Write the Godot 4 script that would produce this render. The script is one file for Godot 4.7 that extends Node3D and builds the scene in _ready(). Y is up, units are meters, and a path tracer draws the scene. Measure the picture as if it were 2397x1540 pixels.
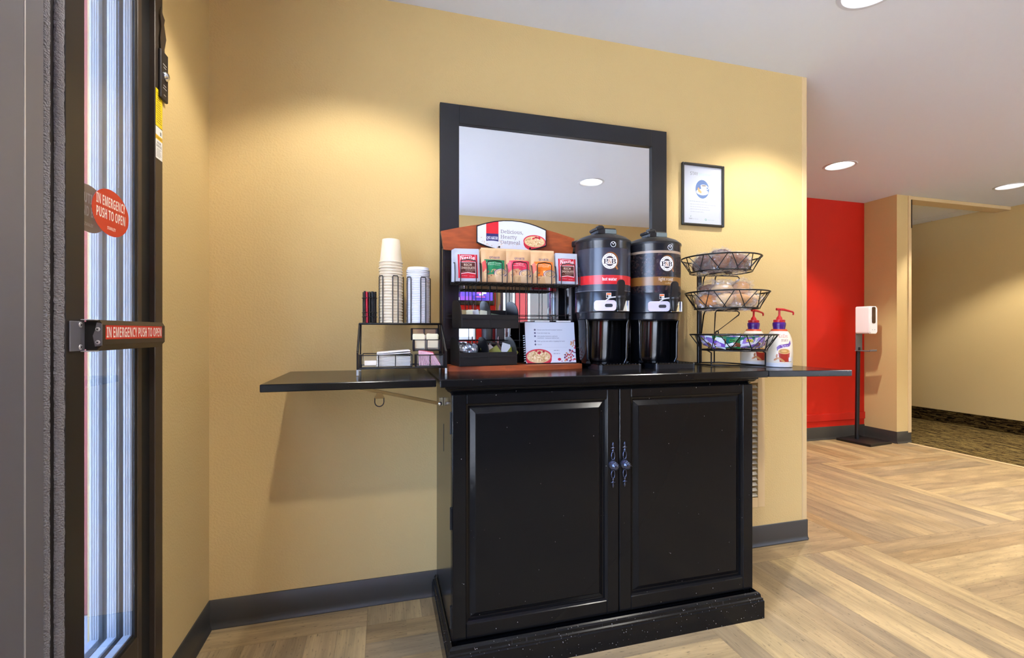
extends Node3D

var M := {}
var taken := {}
var rng := RandomNumberGenerator.new()
var fonts := {}
var caps := {}

const CEIL := 2.44
const TOP := 0.945      # counter top height


func _ready():
	rng.seed = 7
	setup_view()
	setup_materials()
	build_shell()
	build_floor()
	build_entry()
	build_lights()
	build_far_side()
	build_back_of_room()
	build_cabinet()
	build_mirror_and_poster()
	build_organizer()
	build_rack()
	build_urns()
	build_baskets()
	build_bottles()
	build_sanitizer()


func setup_view():
	var cam := Camera3D.new()
	cam.name = "camera"
	add_child(cam)
	# level camera, 1.10 m up, 1.95 m from the long wall, turned 15.5 degrees to the right; lens raised by 6 of 1540 picture lines
	cam.projection = Camera3D.PROJECTION_FRUSTUM
	cam.near = 0.05
	cam.far = 200.0
	cam.size = 0.05 * 1540.0 / 1085.0
	cam.frustum_offset = Vector2(0, 0.05 * 6.0 / 1085.0)
	cam.position = Vector3(0, 1.097, 1.947)
	cam.rotation_degrees = Vector3(0, -15.5, 0)
	cam.current = true
	var we := WorldEnvironment.new()
	we.name = "world"
	var e := Environment.new()
	e.background_mode = Environment.BG_SKY
	var sky := Sky.new()
	var sm := ProceduralSkyMaterial.new()
	sm.sky_top_color = Color(0.50, 0.65, 0.90)
	sm.sky_horizon_color = Color(0.80, 0.86, 0.95)
	sm.ground_horizon_color = Color(0.60, 0.59, 0.57)
	sm.ground_bottom_color = Color(0.35, 0.35, 0.36)
	sm.sky_energy_multiplier = 1.0
	sky.sky_material = sm
	e.sky = sky
	e.background_energy_multiplier = 11.0
	e.tonemap_mode = Environment.TONE_MAPPER_LINEAR
	e.tonemap_exposure = 1.7
	e.sdfgi_enabled = true
	e.ssao_enabled = true
	e.ssil_enabled = true
	we.environment = e
	add_child(we)
	# midday sun over the building: it lights the street and pavement outside and never shines in
	var sun := DirectionalLight3D.new()
	sun.name = "sun"
	sun.light_color = Color(1.0, 0.99, 0.98)
	sun.light_energy = 14.0
	sun.light_angular_distance = 0.6
	sun.shadow_enabled = true
	sun.sky_mode = DirectionalLight3D.SKY_MODE_LIGHT_ONLY
	add_child(sun)
	sun.look_at_from_position(Vector3(0.6, 8, -4), Vector3(0, 0, 0))


# ---------------------------------------------------------------- helpers: nodes

func numbered(called: String) -> String:
	if not taken.has(called):
		taken[called] = 0
		return called
	taken[called] += 1
	return "%s_%03d" % [called, taken[called]]


func tag(o: Node, label: String, category := "", group := "", kind := ""):
	if label: o.set_meta("label", label)
	if category: o.set_meta("category", category)
	if group: o.set_meta("group", group)
	if kind: o.set_meta("kind", kind)
	return o


func thing(called: String, label: String, category: String, at := Vector3.ZERO, turn := 0.0, group := "", kind := "") -> Node3D:
	var o := Node3D.new()
	o.name = numbered(called)
	add_child(o)
	o.position = at
	o.rotation.y = turn
	tag(o, label, category, group, kind)
	return o


func mesh_of(s) -> Mesh:
	if s is Mesh:
		return s
	s.generate_normals()
	return s.commit()


func part(parent: Node, called: String, s, m: Material, at := Vector3.ZERO, b := Basis.IDENTITY) -> MeshInstance3D:
	var o := MeshInstance3D.new()
	o.name = called
	o.mesh = mesh_of(s)
	o.material_override = m
	o.transform = Transform3D(b, at)
	parent.add_child(o, true)
	return o


func single(called: String, s, m: Material, label: String, category: String, at := Vector3.ZERO, b := Basis.IDENTITY, group := "", kind := "") -> MeshInstance3D:
	var o := part(self, numbered(called), s, m, at, b)
	tag(o, label, category, group, kind)
	return o


func copy_of(o: Node3D, label: String, at: Vector3, b := Basis.IDENTITY) -> Node3D:
	var c: Node3D = o.duplicate()
	c.name = numbered(str(o.name).trim_suffix("_001"))
	add_child(c)
	c.transform = Transform3D(b, at)
	c.set_meta("label", label)
	return c


# ---------------------------------------------------------------- helpers: shapes

func S() -> SurfaceTool:
	var st := SurfaceTool.new()
	st.begin(Mesh.PRIMITIVE_TRIANGLES)
	st.set_smooth_group(-1)
	return st


func face(st: SurfaceTool, p: Array, out: Vector3, uv: Array = []):
	var n: Vector3 = (p[1] - p[0]).cross(p[2] - p[0])
	if p.size() == 4 and n.length_squared() < 1e-16:
		n = (p[2] - p[0]).cross(p[3] - p[0])
	var flip := n.dot(out) > 0.0
	for k in range(1, p.size() - 1):
		var ids := [0, k + 1, k] if flip else [0, k, k + 1]
		for i in ids:
			if uv: st.set_uv(uv[i])
			st.add_vertex(p[i])


func box(st: SurfaceTool, c: Vector3, s: Vector3, b := 0.0, R := Basis.IDENTITY):
	st.set_smooth_group(-1)
	var h := s / 2.0
	b = minf(b, 0.49 * minf(s.x, minf(s.y, s.z)))
	if b <= 0.0:
		for a in 3:
			for g in [-1.0, 1.0]:
				var n := Vector3.ZERO
				n[a] = g
				var q := []
				for k in [[-1, -1], [1, -1], [1, 1], [-1, 1]]:
					var v := Vector3.ZERO
					v[a] = g * h[a]
					v[(a + 1) % 3] = k[0] * h[(a + 1) % 3]
					v[(a + 2) % 3] = k[1] * h[(a + 2) % 3]
					q.append(c + R * v)
				face(st, q, R * n)
		return
	var P := func(a: int, g: Vector3) -> Vector3:
		var v := Vector3(g.x * (h.x - b), g.y * (h.y - b), g.z * (h.z - b))
		v[a] = g[a] * h[a]
		return c + R * v
	for a in 3:
		var a1 := (a + 1) % 3
		var a2 := (a + 2) % 3
		for g in [-1.0, 1.0]:
			var n := Vector3.ZERO
			n[a] = g
			var q := []
			for k in [[-1, -1], [1, -1], [1, 1], [-1, 1]]:
				var sg := Vector3.ZERO
				sg[a] = g
				sg[a1] = k[0]
				sg[a2] = k[1]
				q.append(P.call(a, sg))
			face(st, q, R * n)
			for g2 in [-1.0, 1.0]:
				var lo := Vector3.ZERO
				lo[a] = g
				lo[a1] = g2
				lo[a2] = -1
				var hi := lo
				hi[a2] = 1
				var o := Vector3.ZERO
				o[a] = g
				o[a1] = g2
				face(st, [P.call(a, lo), P.call(a, hi), P.call(a1, hi), P.call(a1, lo)], R * o)
	for i in 8:
		var sg := Vector3(-1 if i & 1 else 1, -1 if i & 2 else 1, -1 if i & 4 else 1)
		face(st, [P.call(0, sg), P.call(1, sg), P.call(2, sg)], R * sg)


func span(st: SurfaceTool, lo: Vector3, hi: Vector3, b := 0.0):
	box(st, (lo + hi) / 2.0, (hi - lo).abs(), b)


func tube(st: SurfaceTool, pts: Array, r, sides := 7, closed := false, cap := true):
	st.set_smooth_group(0)
	var n := pts.size()
	var rings := []
	var up := Vector3.ZERO
	for i in n:
		var a: Vector3 = pts[(i - 1 + n) % n] if closed or i > 0 else pts[i]
		var c: Vector3 = pts[(i + 1) % n] if closed or i < n - 1 else pts[i]
		var d := (c - a).normalized()
		if up == Vector3.ZERO:
			up = Vector3.UP if absf(d.y) < 0.9 else Vector3.RIGHT
		var sx := d.cross(up).normalized()
		up = sx.cross(d).normalized()
		var rr: float = r[i] if r is Array else r
		var ring := []
		for k in sides:
			var t := TAU * k / sides
			ring.append(pts[i] + (sx * cos(t) + up * sin(t)) * rr)
		rings.append(ring)
	for i in (n if closed else n - 1):
		var j := (i + 1) % n
		var best := 0
		if closed and j == 0:
			var dmin := 1e9
			for o in sides:
				var dd: float = rings[i][0].distance_squared_to(rings[j][o])
				if dd < dmin:
					dmin = dd
					best = o
		for k in sides:
			var k2 := (k + 1) % sides
			var q := [rings[i][k], rings[i][k2], rings[j][(k2 + best) % sides], rings[j][(k + best) % sides]]
			face(st, q, (q[0] + q[1] + q[2] + q[3]) / 4.0 - (pts[i] + pts[j]) / 2.0)
	if cap and not closed:
		st.set_smooth_group(-1)
		face(st, rings[0], pts[0] - pts[1])
		face(st, rings[n - 1], pts[n - 1] - pts[n - 2])


func lathe(st: SurfaceTool, prof: Array, seg := 28, T := Transform3D.IDENTITY, a0 := 0.0, a1 := TAU, uv := false):
	var grp := 1
	var vmin := 1e9
	var vmax := -1e9
	for p in prof:
		vmin = minf(vmin, p.y)
		vmax = maxf(vmax, p.y)
	for i in prof.size() - 1:
		var p: Vector2 = prof[i]
		var q: Vector2 = prof[i + 1]
		if i > 0:
			var d0: Vector2 = (p - prof[i - 1]).normalized()
			var d1: Vector2 = (q - p).normalized()
			if d0.dot(d1) < 0.8: grp += 1
		st.set_smooth_group(grp)
		for k in seg:
			var t0 := a0 + (a1 - a0) * k / seg
			var t1 := a0 + (a1 - a0) * (k + 1) / seg
			var r0 := Vector3(sin(t0), 0, cos(t0))
			var r1 := Vector3(sin(t1), 0, cos(t1))
			var out := (r0 + r1) * 0.5 * (q.y - p.y) + Vector3.UP * (p.x - q.x)
			var f := [T * (r0 * p.x + Vector3.UP * p.y), T * (r1 * p.x + Vector3.UP * p.y), T * (r1 * q.x + Vector3.UP * q.y), T * (r0 * q.x + Vector3.UP * q.y)]
			var u0 := float(k) / seg
			var u1 := float(k + 1) / seg
			var vp := 1.0 - (p.y - vmin) / maxf(vmax - vmin, 1e-6)
			var vq := 1.0 - (q.y - vmin) / maxf(vmax - vmin, 1e-6)
			face(st, f, T.basis * out, [Vector2(u0, vp), Vector2(u1, vp), Vector2(u1, vq), Vector2(u0, vq)] if uv else [])


func prism(st: SurfaceTool, poly: PackedVector2Array, z0: float, z1: float, T := Transform3D.IDENTITY, uvbox := Rect2()):
	st.set_smooth_group(-1)
	var ids := Geometry2D.triangulate_polygon(poly)
	for z in [z0, z1]:
		for i in range(0, ids.size(), 3):
			var q := []
			var uv := []
			for k in 3:
				var p: Vector2 = poly[ids[i + k]]
				q.append(T * Vector3(p.x, p.y, z))
				if uvbox.size.x > 0: uv.append(Vector2((p.x - uvbox.position.x) / uvbox.size.x, 1.0 - (p.y - uvbox.position.y) / uvbox.size.y))
			face(st, q, T.basis * Vector3(0, 0, 1 if z == maxf(z0, z1) else -1), uv)
	var area := 0.0
	for i in poly.size():
		area += poly[i].cross(poly[(i + 1) % poly.size()])
	for i in poly.size():
		var a := poly[i]
		var b := poly[(i + 1) % poly.size()]
		var o2 := Vector2(b.y - a.y, a.x - b.x) * signf(area)
		var uv := [Vector2.ZERO, Vector2.ZERO, Vector2.ZERO, Vector2.ZERO] if uvbox.size.x > 0 else []
		face(st, [T * Vector3(a.x, a.y, z0), T * Vector3(b.x, b.y, z0), T * Vector3(b.x, b.y, z1), T * Vector3(a.x, a.y, z1)], T.basis * Vector3(o2.x, o2.y, 0), uv)


func rounded(w: float, h: float, r: float, n := 5) -> PackedVector2Array:
	var out := PackedVector2Array()
	for c in [[1, 1, 0], [-1, 1, 1], [-1, -1, 2], [1, -1, 3]]:
		for i in n + 1:
			var t: float = PI / 2 * (c[2] + float(i) / n)
			out.append(Vector2(c[0] * (w / 2 - r) + r * cos(t), c[1] * (h / 2 - r) + r * sin(t)))
	return out


func sheet(st: SurfaceTool, a: Vector3, b: Vector3, c: Vector3, d: Vector3, out: Vector3):
	# a printed sheet: lower left, lower right, upper right, upper left
	st.set_smooth_group(-1)
	face(st, [a, b, c, d], out, [Vector2(0, 1), Vector2(1, 1), Vector2(1, 0), Vector2(0, 0)])


func pouch(w: float, h: float, t: float, sd: int, crimp := 0.07, nx := 10, ny := 14) -> Mesh:
	# a sealed foil or paper pouch, standing on its lower seam, front towards +z
	var st := S()
	st.set_smooth_group(0)
	var nz := FastNoiseLite.new()
	nz.seed = sd
	nz.frequency = 1.0
	var P := func(i: int, j: int, side: float) -> Vector3:
		var u := float(i) / nx * 2.0 - 1.0
		var v := float(j) / ny
		var e := clampf(minf(v, 1.0 - v) / crimp - 1.0, 0.0, 3.0) / 3.0
		var f := sqrt(maxf(0.0, 1.0 - pow(absf(u), 2.6))) * pow(sin(e * PI / 2.0), 0.7)
		var wob := nz.get_noise_2d(u * 2.2 + 9.0, v * 3.0) * t * 0.42
		var pinch := 1.0 - 0.03 * f
		return Vector3(u * w / 2 * pinch, v * h, side * (t / 2 * f + 0.0004) + wob * (0.25 + 0.75 * f))
	for side in [1.0, -1.0]:
		for i in nx:
			for j in ny:
				var q := [P.call(i, j, side), P.call(i + 1, j, side), P.call(i + 1, j + 1, side), P.call(i, j + 1, side)]
				var uv := []
				for k in [[i, j], [i + 1, j], [i + 1, j + 1], [i, j + 1]]:
					uv.append(Vector2(float(k[0]) / nx if side > 0 else 1.0 - float(k[0]) / nx, 1.0 - float(k[1]) / ny))
				face(st, q, Vector3(0, 0, side), uv)
	return mesh_of(st)


func lump(r: Vector3, rough: float, freq: float, sd: int, nu := 14, nv := 9, facets := false) -> Mesh:
	var st := S()
	st.set_smooth_group(-1 if facets else 0)
	var nz := FastNoiseLite.new()
	nz.seed = sd
	nz.frequency = freq
	var P := func(i: int, j: int) -> Vector3:
		var a := TAU * (i % nu) / nu
		var b := PI * j / nv - PI / 2
		var d := Vector3(cos(a) * cos(b), sin(b), sin(a) * cos(b))
		return d * r * (1.0 + rough * nz.get_noise_3dv(d * 10.0))
	for i in nu:
		for j in nv:
			var q := [P.call(i, j), P.call(i + 1, j), P.call(i + 1, j + 1), P.call(i, j + 1)]
			if j == 0: q = [q[0], q[2], q[3]]
			elif j == nv - 1: q = [q[0], q[1], q[2]]
			face(st, q, q[0] + q[1] + q[2])
	return mesh_of(st)


# ---------------------------------------------------------------- helpers: materials and print

func mat(key: String, c: Color, rough := 0.5, metal := 0.0, spec := 0.5) -> StandardMaterial3D:
	var m := StandardMaterial3D.new()
	m.resource_name = key
	m.albedo_color = c
	m.roughness = rough
	m.metallic = metal
	m.metallic_specular = spec
	M[key] = m
	return m


func rgb(r: int, g: int, b: int) -> Color:
	return Color(r / 255.0, g / 255.0, b / 255.0)


func noise_tex(sd: int, freq: float, size := 512, octaves := 3, ridged := false, ramp: Gradient = null) -> NoiseTexture2D:
	var n := FastNoiseLite.new()
	n.seed = sd
	n.frequency = freq
	n.fractal_octaves = octaves
	if ridged: n.fractal_type = FastNoiseLite.FRACTAL_RIDGED
	var t := NoiseTexture2D.new()
	t.width = size
	t.height = size
	t.seamless = true
	t.noise = n
	if ramp: t.color_ramp = ramp
	return t


func relief(m: StandardMaterial3D, tex: Texture2D, cm: float, per_metre: float):
	m.heightmap_enabled = true
	m.heightmap_texture = tex
	m.heightmap_scale = cm
	m.uv1_triplanar = true
	m.uv1_world_triplanar = true
	m.uv1_scale = Vector3.ONE * per_metre


func printed(key: String, img: Image, rough := 0.45, spec := 0.5) -> StandardMaterial3D:
	var m := mat(key, Color.WHITE, rough, 0.0, spec)
	m.albedo_texture = ImageTexture.create_from_image(img)
	m.texture_repeat = false
	return m


func page(w: int, h: int, c: Color) -> Image:
	var i := Image.create(w, h, false, Image.FORMAT_RGB8)
	i.fill(c)
	return i


func tri(img: Image, a: Vector2, b: Vector2, c: Vector2, col: Color):
	var y0 := maxi(0, int(floor(minf(a.y, minf(b.y, c.y)))))
	var y1 := mini(img.get_height() - 1, int(ceil(maxf(a.y, maxf(b.y, c.y)))))
	var e := [[a, b], [b, c], [c, a]]
	for y in range(y0, y1 + 1):
		var yy := y + 0.5
		var lo := 1e9
		var hi := -1e9
		for s in e:
			var p: Vector2 = s[0]
			var q: Vector2 = s[1]
			if (p.y <= yy) != (q.y <= yy):
				var x := p.x + (q.x - p.x) * (yy - p.y) / (q.y - p.y)
				lo = minf(lo, x)
				hi = maxf(hi, x)
		var x0 := maxi(0, int(round(lo)))
		var x1 := mini(img.get_width(), int(round(hi)))
		if hi > lo and x1 > x0:
			img.fill_rect(Rect2i(x0, y, x1 - x0, 1), col)


func poly(img: Image, pts: PackedVector2Array, col: Color):
	var ids := Geometry2D.triangulate_polygon(pts)
	for i in range(0, ids.size(), 3):
		tri(img, pts[ids[i]], pts[ids[i + 1]], pts[ids[i + 2]], col)


func ell(img: Image, cx: float, cy: float, rx: float, ry: float, col: Color, turn := 0.0, n := 36):
	var pts := PackedVector2Array()
	for i in n:
		var t := TAU * i / n
		pts.append(Vector2(cx, cy) + Vector2(cos(t) * rx, sin(t) * ry).rotated(turn))
	for i in range(1, n - 1):
		tri(img, pts[0], pts[i], pts[i + 1], col)


func rect(img: Image, x: float, y: float, w: float, h: float, col: Color):
	img.fill_rect(Rect2i(int(x), int(y), int(w), int(h)), col)


func write(img: Image, s: String, at: Vector2, cap: float, col: Color, face_name := "sans", width := 0.0, centre := false, turn := 0.0):
	var mesh := TextMesh.new()
	mesh.font = fonts[face_name]
	mesh.font_size = 48
	mesh.pixel_size = 0.01
	mesh.depth = 0.0
	mesh.curve_step = 1.0
	if not caps.has(face_name):
		mesh.text = "H"
		caps[face_name] = mesh.get_aabb()
	mesh.text = s
	var arr := mesh.get_mesh_arrays()
	var vs: PackedVector3Array = arr[Mesh.ARRAY_VERTEX]
	if vs.is_empty():
		return
	var ref: AABB = caps[face_name]
	var lo := 1e9
	var hi := -1e9
	for v in vs:
		lo = minf(lo, v.x)
		hi = maxf(hi, v.x)
	var sy := cap / ref.size.y
	var sx := width / (hi - lo) if width > 0 else sy
	var ids = arr[Mesh.ARRAY_INDEX]
	var n: int = ids.size() if ids else vs.size()
	var ox := (lo + hi) / 2 if centre else lo
	for i in range(0, n, 3):
		var q := []
		for k in 3:
			var v: Vector3 = vs[ids[i + k] if ids else i + k]
			q.append(at + Vector2((v.x - ox) * sx, -(v.y - ref.position.y) * sy).rotated(turn))
		tri(img, q[0], q[1], q[2], col)


func arc_text(img: Image, s: String, c: Vector2, r: float, cap: float, mid_deg: float, step_deg: float, col: Color, below := false, squash := 1.0):
	for i in s.length():
		var o := (i - (s.length() - 1) / 2.0) * step_deg
		var a := deg_to_rad(mid_deg + (o if not below else -o))
		var p := c + Vector2(sin(a) * squash, -cos(a)) * r
		if s[i] != " ":
			write(img, s[i], p, cap, col, "bold", 0.0, true, a if not below else a + PI)


func scribble(img: Image, x: float, y: float, w: float, h: float, col: Color, sd: int):
	# a line of print too small to read: word-long dashes
	var r := RandomNumberGenerator.new()
	r.seed = sd
	var at := x
	while at < x + w:
		var l := minf(r.randf_range(2.0, 6.0) * h * 0.7, x + w - at)
		rect(img, at, y + 1, l, h - 2, col)
		at += l + h * 0.7

func setup_materials():
	for f in [["sans", "Droid Sans", 400], ["bold", "Droid Sans", 700], ["serif", "Droid Serif", 400], ["serifb", "Droid Serif", 700]]:
		var sf := SystemFont.new()
		sf.font_names = PackedStringArray([f[1]])
		sf.font_weight = f[2]
		fonts[f[0]] = sf
	var orange_peel := noise_tex(3, 0.035, 512, 3)
	var m := mat("tan_wall", rgb(211, 184, 127), 0.62, 0.0, 0.35)
	relief(m, orange_peel, 0.06, 5.0)
	m = mat("red_wall", rgb(202, 32, 14), 0.5, 0.0, 0.4)
	relief(m, orange_peel, 0.02, 2.2)
	mat("red_trim", rgb(200, 28, 16), 0.4)
	mat("tan_trim", rgb(216, 188, 138), 0.5)
	m = mat("ceiling_paint", rgb(212, 216, 222), 0.85, 0.0, 0.2)
	m = mat("base_rubber", rgb(58, 56, 51), 0.42, 0.0, 0.5)
	mat("subfloor", rgb(120, 96, 70), 0.8)
	for i in 6:
		wood_material(i)
	carpet_material()
	# metal and plastic
	mat("bronze_metal", rgb(66, 56, 46), 0.42, 0.35, 0.5)
	mat("grey_metal", rgb(110, 109, 116), 0.42, 0.2, 0.5)
	mat("dark_metal", rgb(40, 36, 36), 0.4, 0.3, 0.5)
	mat("black_rubber", rgb(10, 10, 11), 0.6)
	mat("rib_white", rgb(176, 179, 184), 0.4)
	mat("channel_grey", rgb(26, 26, 28), 0.7)
	mat("white_metal", rgb(190, 194, 200), 0.4, 0.0, 0.5)
	mat("pale_metal", rgb(206, 204, 206), 0.35, 0.4)
	m = mat("felt", rgb(122, 120, 123), 0.95, 0.0, 0.1)
	m.rim_enabled = true
	m.rim = 0.6
	relief(m, noise_tex(11, 0.09, 256, 3), 0.35, 9.0)
	m = mat("glass", Color(0.85, 0.92, 0.95, 0.06), 0.02)
	m.transparency = BaseMaterial3D.TRANSPARENCY_ALPHA
	mat("surround_pale", rgb(128, 132, 130), 0.7)
	m = mat("door_glass", Color(0.05, 0.06, 0.06, 0.22), 0.02)
	m.transparency = BaseMaterial3D.TRANSPARENCY_ALPHA
	m = mat("tinted_glass", Color(0.06, 0.07, 0.07, 0.45), 0.02)
	m.transparency = BaseMaterial3D.TRANSPARENCY_ALPHA
	m = mat("poster_glass", Color(1, 1, 1, 0.03), 0.05)
	m.transparency = BaseMaterial3D.TRANSPARENCY_ALPHA
	mat("mirror_silver", rgb(236, 238, 240), 0.0, 1.0)
	m = mat("black_paint", rgb(21, 20, 20), 0.19, 0.0, 0.3)
	m.albedo_texture = chip_texture(40, 5)
	m.uv1_triplanar = true
	m.uv1_world_triplanar = true
	m.uv1_scale = Vector3.ONE * 1.3
	m.albedo_color = Color.WHITE
	m = mat("chipped_paint", Color.WHITE, 0.22, 0.0, 0.32)
	m.albedo_texture = chip_texture(900, 6)
	m.uv1_triplanar = true
	m.uv1_world_triplanar = true
	m.uv1_scale = Vector3.ONE * 1.3
	mat("frame_black", rgb(26, 27, 30), 0.34, 0.0, 0.5)
	mat("wire_black", rgb(14, 14, 15), 0.35, 0.0, 0.5)
	mat("plastic_black", rgb(20, 20, 23), 0.36, 0.0, 0.5)
	mat("urn_black", rgb(30, 32, 38), 0.22, 0.0, 0.55)
	mat("gloss_black", rgb(9, 9, 11), 0.12, 0.0, 0.55)
	mat("pewter", rgb(84, 90, 112), 0.26, 0.9)
	mat("hinge_steel", rgb(34, 36, 40), 0.35, 0.6)
	mat("brass_steel", rgb(150, 128, 84), 0.35, 0.8)
	mat("chrome", rgb(216, 219, 224), 0.16, 1.0)
	mat("satin_silver", rgb(226, 230, 236), 0.3, 0.55)
	mat("paper_cup", rgb(242, 228, 200), 0.6)
	mat("white_plastic", rgb(240, 241, 246), 0.4)
	mat("clear_foot", rgb(205, 208, 205), 0.2)
	mat("paper_white", rgb(238, 235, 230), 0.8)
	mat("paper_cream", rgb(236, 228, 192), 0.75)
	mat("paper_tan", rgb(214, 200, 150), 0.75)
	mat("packet_pink", rgb(226, 84, 112), 0.6)
	mat("packet_pale", rgb(244, 190, 200), 0.6)
	mat("stick_red", rgb(200, 40, 66), 0.35)
	m = mat("clear_wrap", Color(1, 1, 1, 0.06), 0.06, 0.0, 0.7)
	m.transparency = BaseMaterial3D.TRANSPARENCY_ALPHA
	m = mat("acrylic", Color(1, 1, 1, 0.05), 0.05)
	m.transparency = BaseMaterial3D.TRANSPARENCY_ALPHA
	m = mat("foil", rgb(200, 204, 210), 0.3, 0.8)
	mat("cake_dark", rgb(84, 52, 40), 0.8)
	mat("cake_brown", rgb(120, 78, 54), 0.8)
	mat("bread_tan", rgb(206, 148, 84), 0.7)
	mat("bread_gold", rgb(216, 136, 48), 0.65)
	mat("bread_pale", rgb(226, 188, 140), 0.75)
	mat("cup_liner", rgb(112, 76, 66), 0.7)
	mat("sanitizer_white", rgb(238, 238, 238), 0.35)
	mat("smoked", rgb(52, 22, 22), 0.12)
	mat("tray_grey", rgb(110, 112, 116), 0.45, 0.3)
	mat("pump_red", rgb(196, 32, 34), 0.35)
	mat("sleeve_purple", rgb(74, 22, 120), 0.3)
	mat("grille_slat", rgb(196, 186, 160), 0.5)
	m = mat("tile_white", rgb(228, 228, 222), 0.9, 0.0, 0.2)
	relief(m, noise_tex(21, 0.08, 256, 2), 0.08, 6.0)
	mat("desk_black", rgb(18, 16, 16), 0.3)
	mat("device_dark", rgb(38, 42, 48), 0.4)
	mat("bezel_white", rgb(200, 206, 206), 0.4)
	mat("leaf_green", rgb(74, 128, 40), 0.6)
	mat("stone_grey", rgb(70, 70, 66), 0.85)
	mat("stucco_red", rgb(150, 66, 62), 0.85)
	mat("door_red", rgb(112, 17, 10), 0.6)
	mat("ground_grey", rgb(186, 188, 188), 0.9)
	m = mat("lens_glow", rgb(250, 248, 244), 0.6)
	m.emission_enabled = true
	m.emission = Color(1.0, 0.97, 0.92)
	m.emission_energy_multiplier = 3.0
	orange_wood()


func chip_texture(n: int, sd: int) -> ImageTexture:
	var r := RandomNumberGenerator.new()
	r.seed = sd
	var img := page(1024, 1024, rgb(18, 17, 17))
	for i in n:
		var p := Vector2(r.randf() * 1024, r.randf() * 1024)
		if r.randf() < 0.15:
			var d := Vector2.from_angle(r.randf() * TAU) * r.randf_range(2, 9)
			tri(img, p, p + d, p + d + Vector2(1.2, 1.2), rgb(120, 112, 104))
		else:
			var s := r.randf_range(0.6, 1.9)
			ell(img, p.x, p.y, s, s * r.randf_range(0.6, 1.3), rgb(170, 165, 158), 0.0, 8)
	return ImageTexture.create_from_image(img)


func wood_material(i: int):
	# one oak-look vinyl plank: grain runs along the picture's width
	var w := 768
	var h := 64
	var img := Image.create(w, h, false, Image.FORMAT_RGB8)
	var a := FastNoiseLite.new()
	a.seed = 40 + i
	a.frequency = 0.02
	a.fractal_octaves = 4
	var b := FastNoiseLite.new()
	b.seed = 90 + i
	b.frequency = 0.05
	b.fractal_octaves = 3
	var bases := [rgb(166, 143, 104), rgb(154, 132, 97), rgb(174, 151, 109), rgb(146, 127, 97), rgb(160, 139, 104), rgb(156, 131, 92)]
	var base: Color = bases[i]
	for y in h:
		for x in w:
			var g := a.get_noise_2d(x * 0.22, y * 1.3)
			var f := b.get_noise_2d(x * 0.14, y * 4.5)
			var k := b.get_noise_2d(x * 0.8 + 500.0, y * 3.0 + 90.0)
			var v := 1.0 + g * 0.17 + f * 0.07
			if k > 0.42: v *= 1.0 - (k - 0.42) * 0.9
			var c := Color(base.r * v, base.g * (v * 0.99), base.b * (v * 0.97 + 0.0))
			img.set_pixel(x, y, c)
	var m := mat("oak_%d" % i, Color.WHITE, 0.5, 0.0, 0.4)
	m.albedo_texture = ImageTexture.create_from_image(img)


func carpet_material():
	# short dashes of yarn; along the corridor on the floor, along the wall on the base
	var cols := [rgb(44, 34, 24), rgb(132, 112, 62), rgb(100, 82, 48), rgb(62, 48, 30), rgb(154, 132, 78), rgb(34, 27, 20)]
	for upright in [true, false]:
		var r := RandomNumberGenerator.new()
		r.seed = 12
		var img := page(512, 512, rgb(66, 54, 34))
		for y in range(0, 512, 3):
			var x := -r.randi_range(0, 60)
			while x < 512:
				var l := r.randi_range(14, 80)
				var a := maxi(x, 0)
				var n := mini(x + l, 512) - a
				if n > 0:
					if upright: rect(img, y, a, 3, n, cols[r.randi() % 6])
					else: rect(img, a, y, n, 3, cols[r.randi() % 6])
				x += l
		var m := mat("carpet_stripe" if upright else "carpet_base", Color.WHITE if upright else rgb(168, 160, 150), 0.95, 0.0, 0.1)
		m.albedo_texture = ImageTexture.create_from_image(img)
		m.uv1_triplanar = true
		m.uv1_world_triplanar = true
		m.uv1_scale = Vector3.ONE * 1.5


func orange_wood():
	var w := 512
	var h := 128
	var img := Image.create(w, h, false, Image.FORMAT_RGB8)
	var a := FastNoiseLite.new()
	a.seed = 5
	a.frequency = 0.03
	for y in h:
		for x in w:
			var g := a.get_noise_2d(x * 0.3, y * 2.5)
			var v := 1.0 + 0.16 * g
			img.set_pixel(x, y, Color(0.64 * v, 0.31 * v, 0.15 * v))
	var m := mat("cherry_wood", Color.WHITE, 0.38, 0.0, 0.5)
	m.albedo_texture = ImageTexture.create_from_image(img)
	m.uv1_triplanar = true
	m.uv1_scale = Vector3(2.2, 5.0, 2.2)

func structure(called: String, s, m: Material, label: String, category: String) -> MeshInstance3D:
	return single(called, s, m, label, category, Vector3.ZERO, Basis.IDENTITY, "", "structure")


func cove_base(st: SurfaceTool, a: Vector3, b: Vector3, n: Vector3, h := 0.105):
	var prof := [Vector2(0, 0), Vector2(0.013, 0), Vector2(0.0125, 0.003), Vector2(0.009, 0.008), Vector2(0.006, 0.015), Vector2(0.004, 0.026), Vector2(0.004, h - 0.002), Vector2(0.002, h), Vector2(0, h)]
	st.set_smooth_group(0)
	for i in prof.size() - 1:
		var p: Vector2 = prof[i]
		var q: Vector2 = prof[i + 1]
		var o := n * (q.y - p.y) + Vector3.UP * (p.x - q.x)
		if i == 0: o = Vector3.DOWN
		face(st, [a + n * p.x + Vector3.UP * p.y, b + n * p.x + Vector3.UP * p.y, b + n * q.x + Vector3.UP * q.y, a + n * q.x + Vector3.UP * q.y], o)
	st.set_smooth_group(-1)
	for e in [a, b]:
		var ring := []
		for p in prof: ring.append(e + n * p.x + Vector3.UP * p.y)
		face(st, ring, e - (a + b) / 2)


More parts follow.
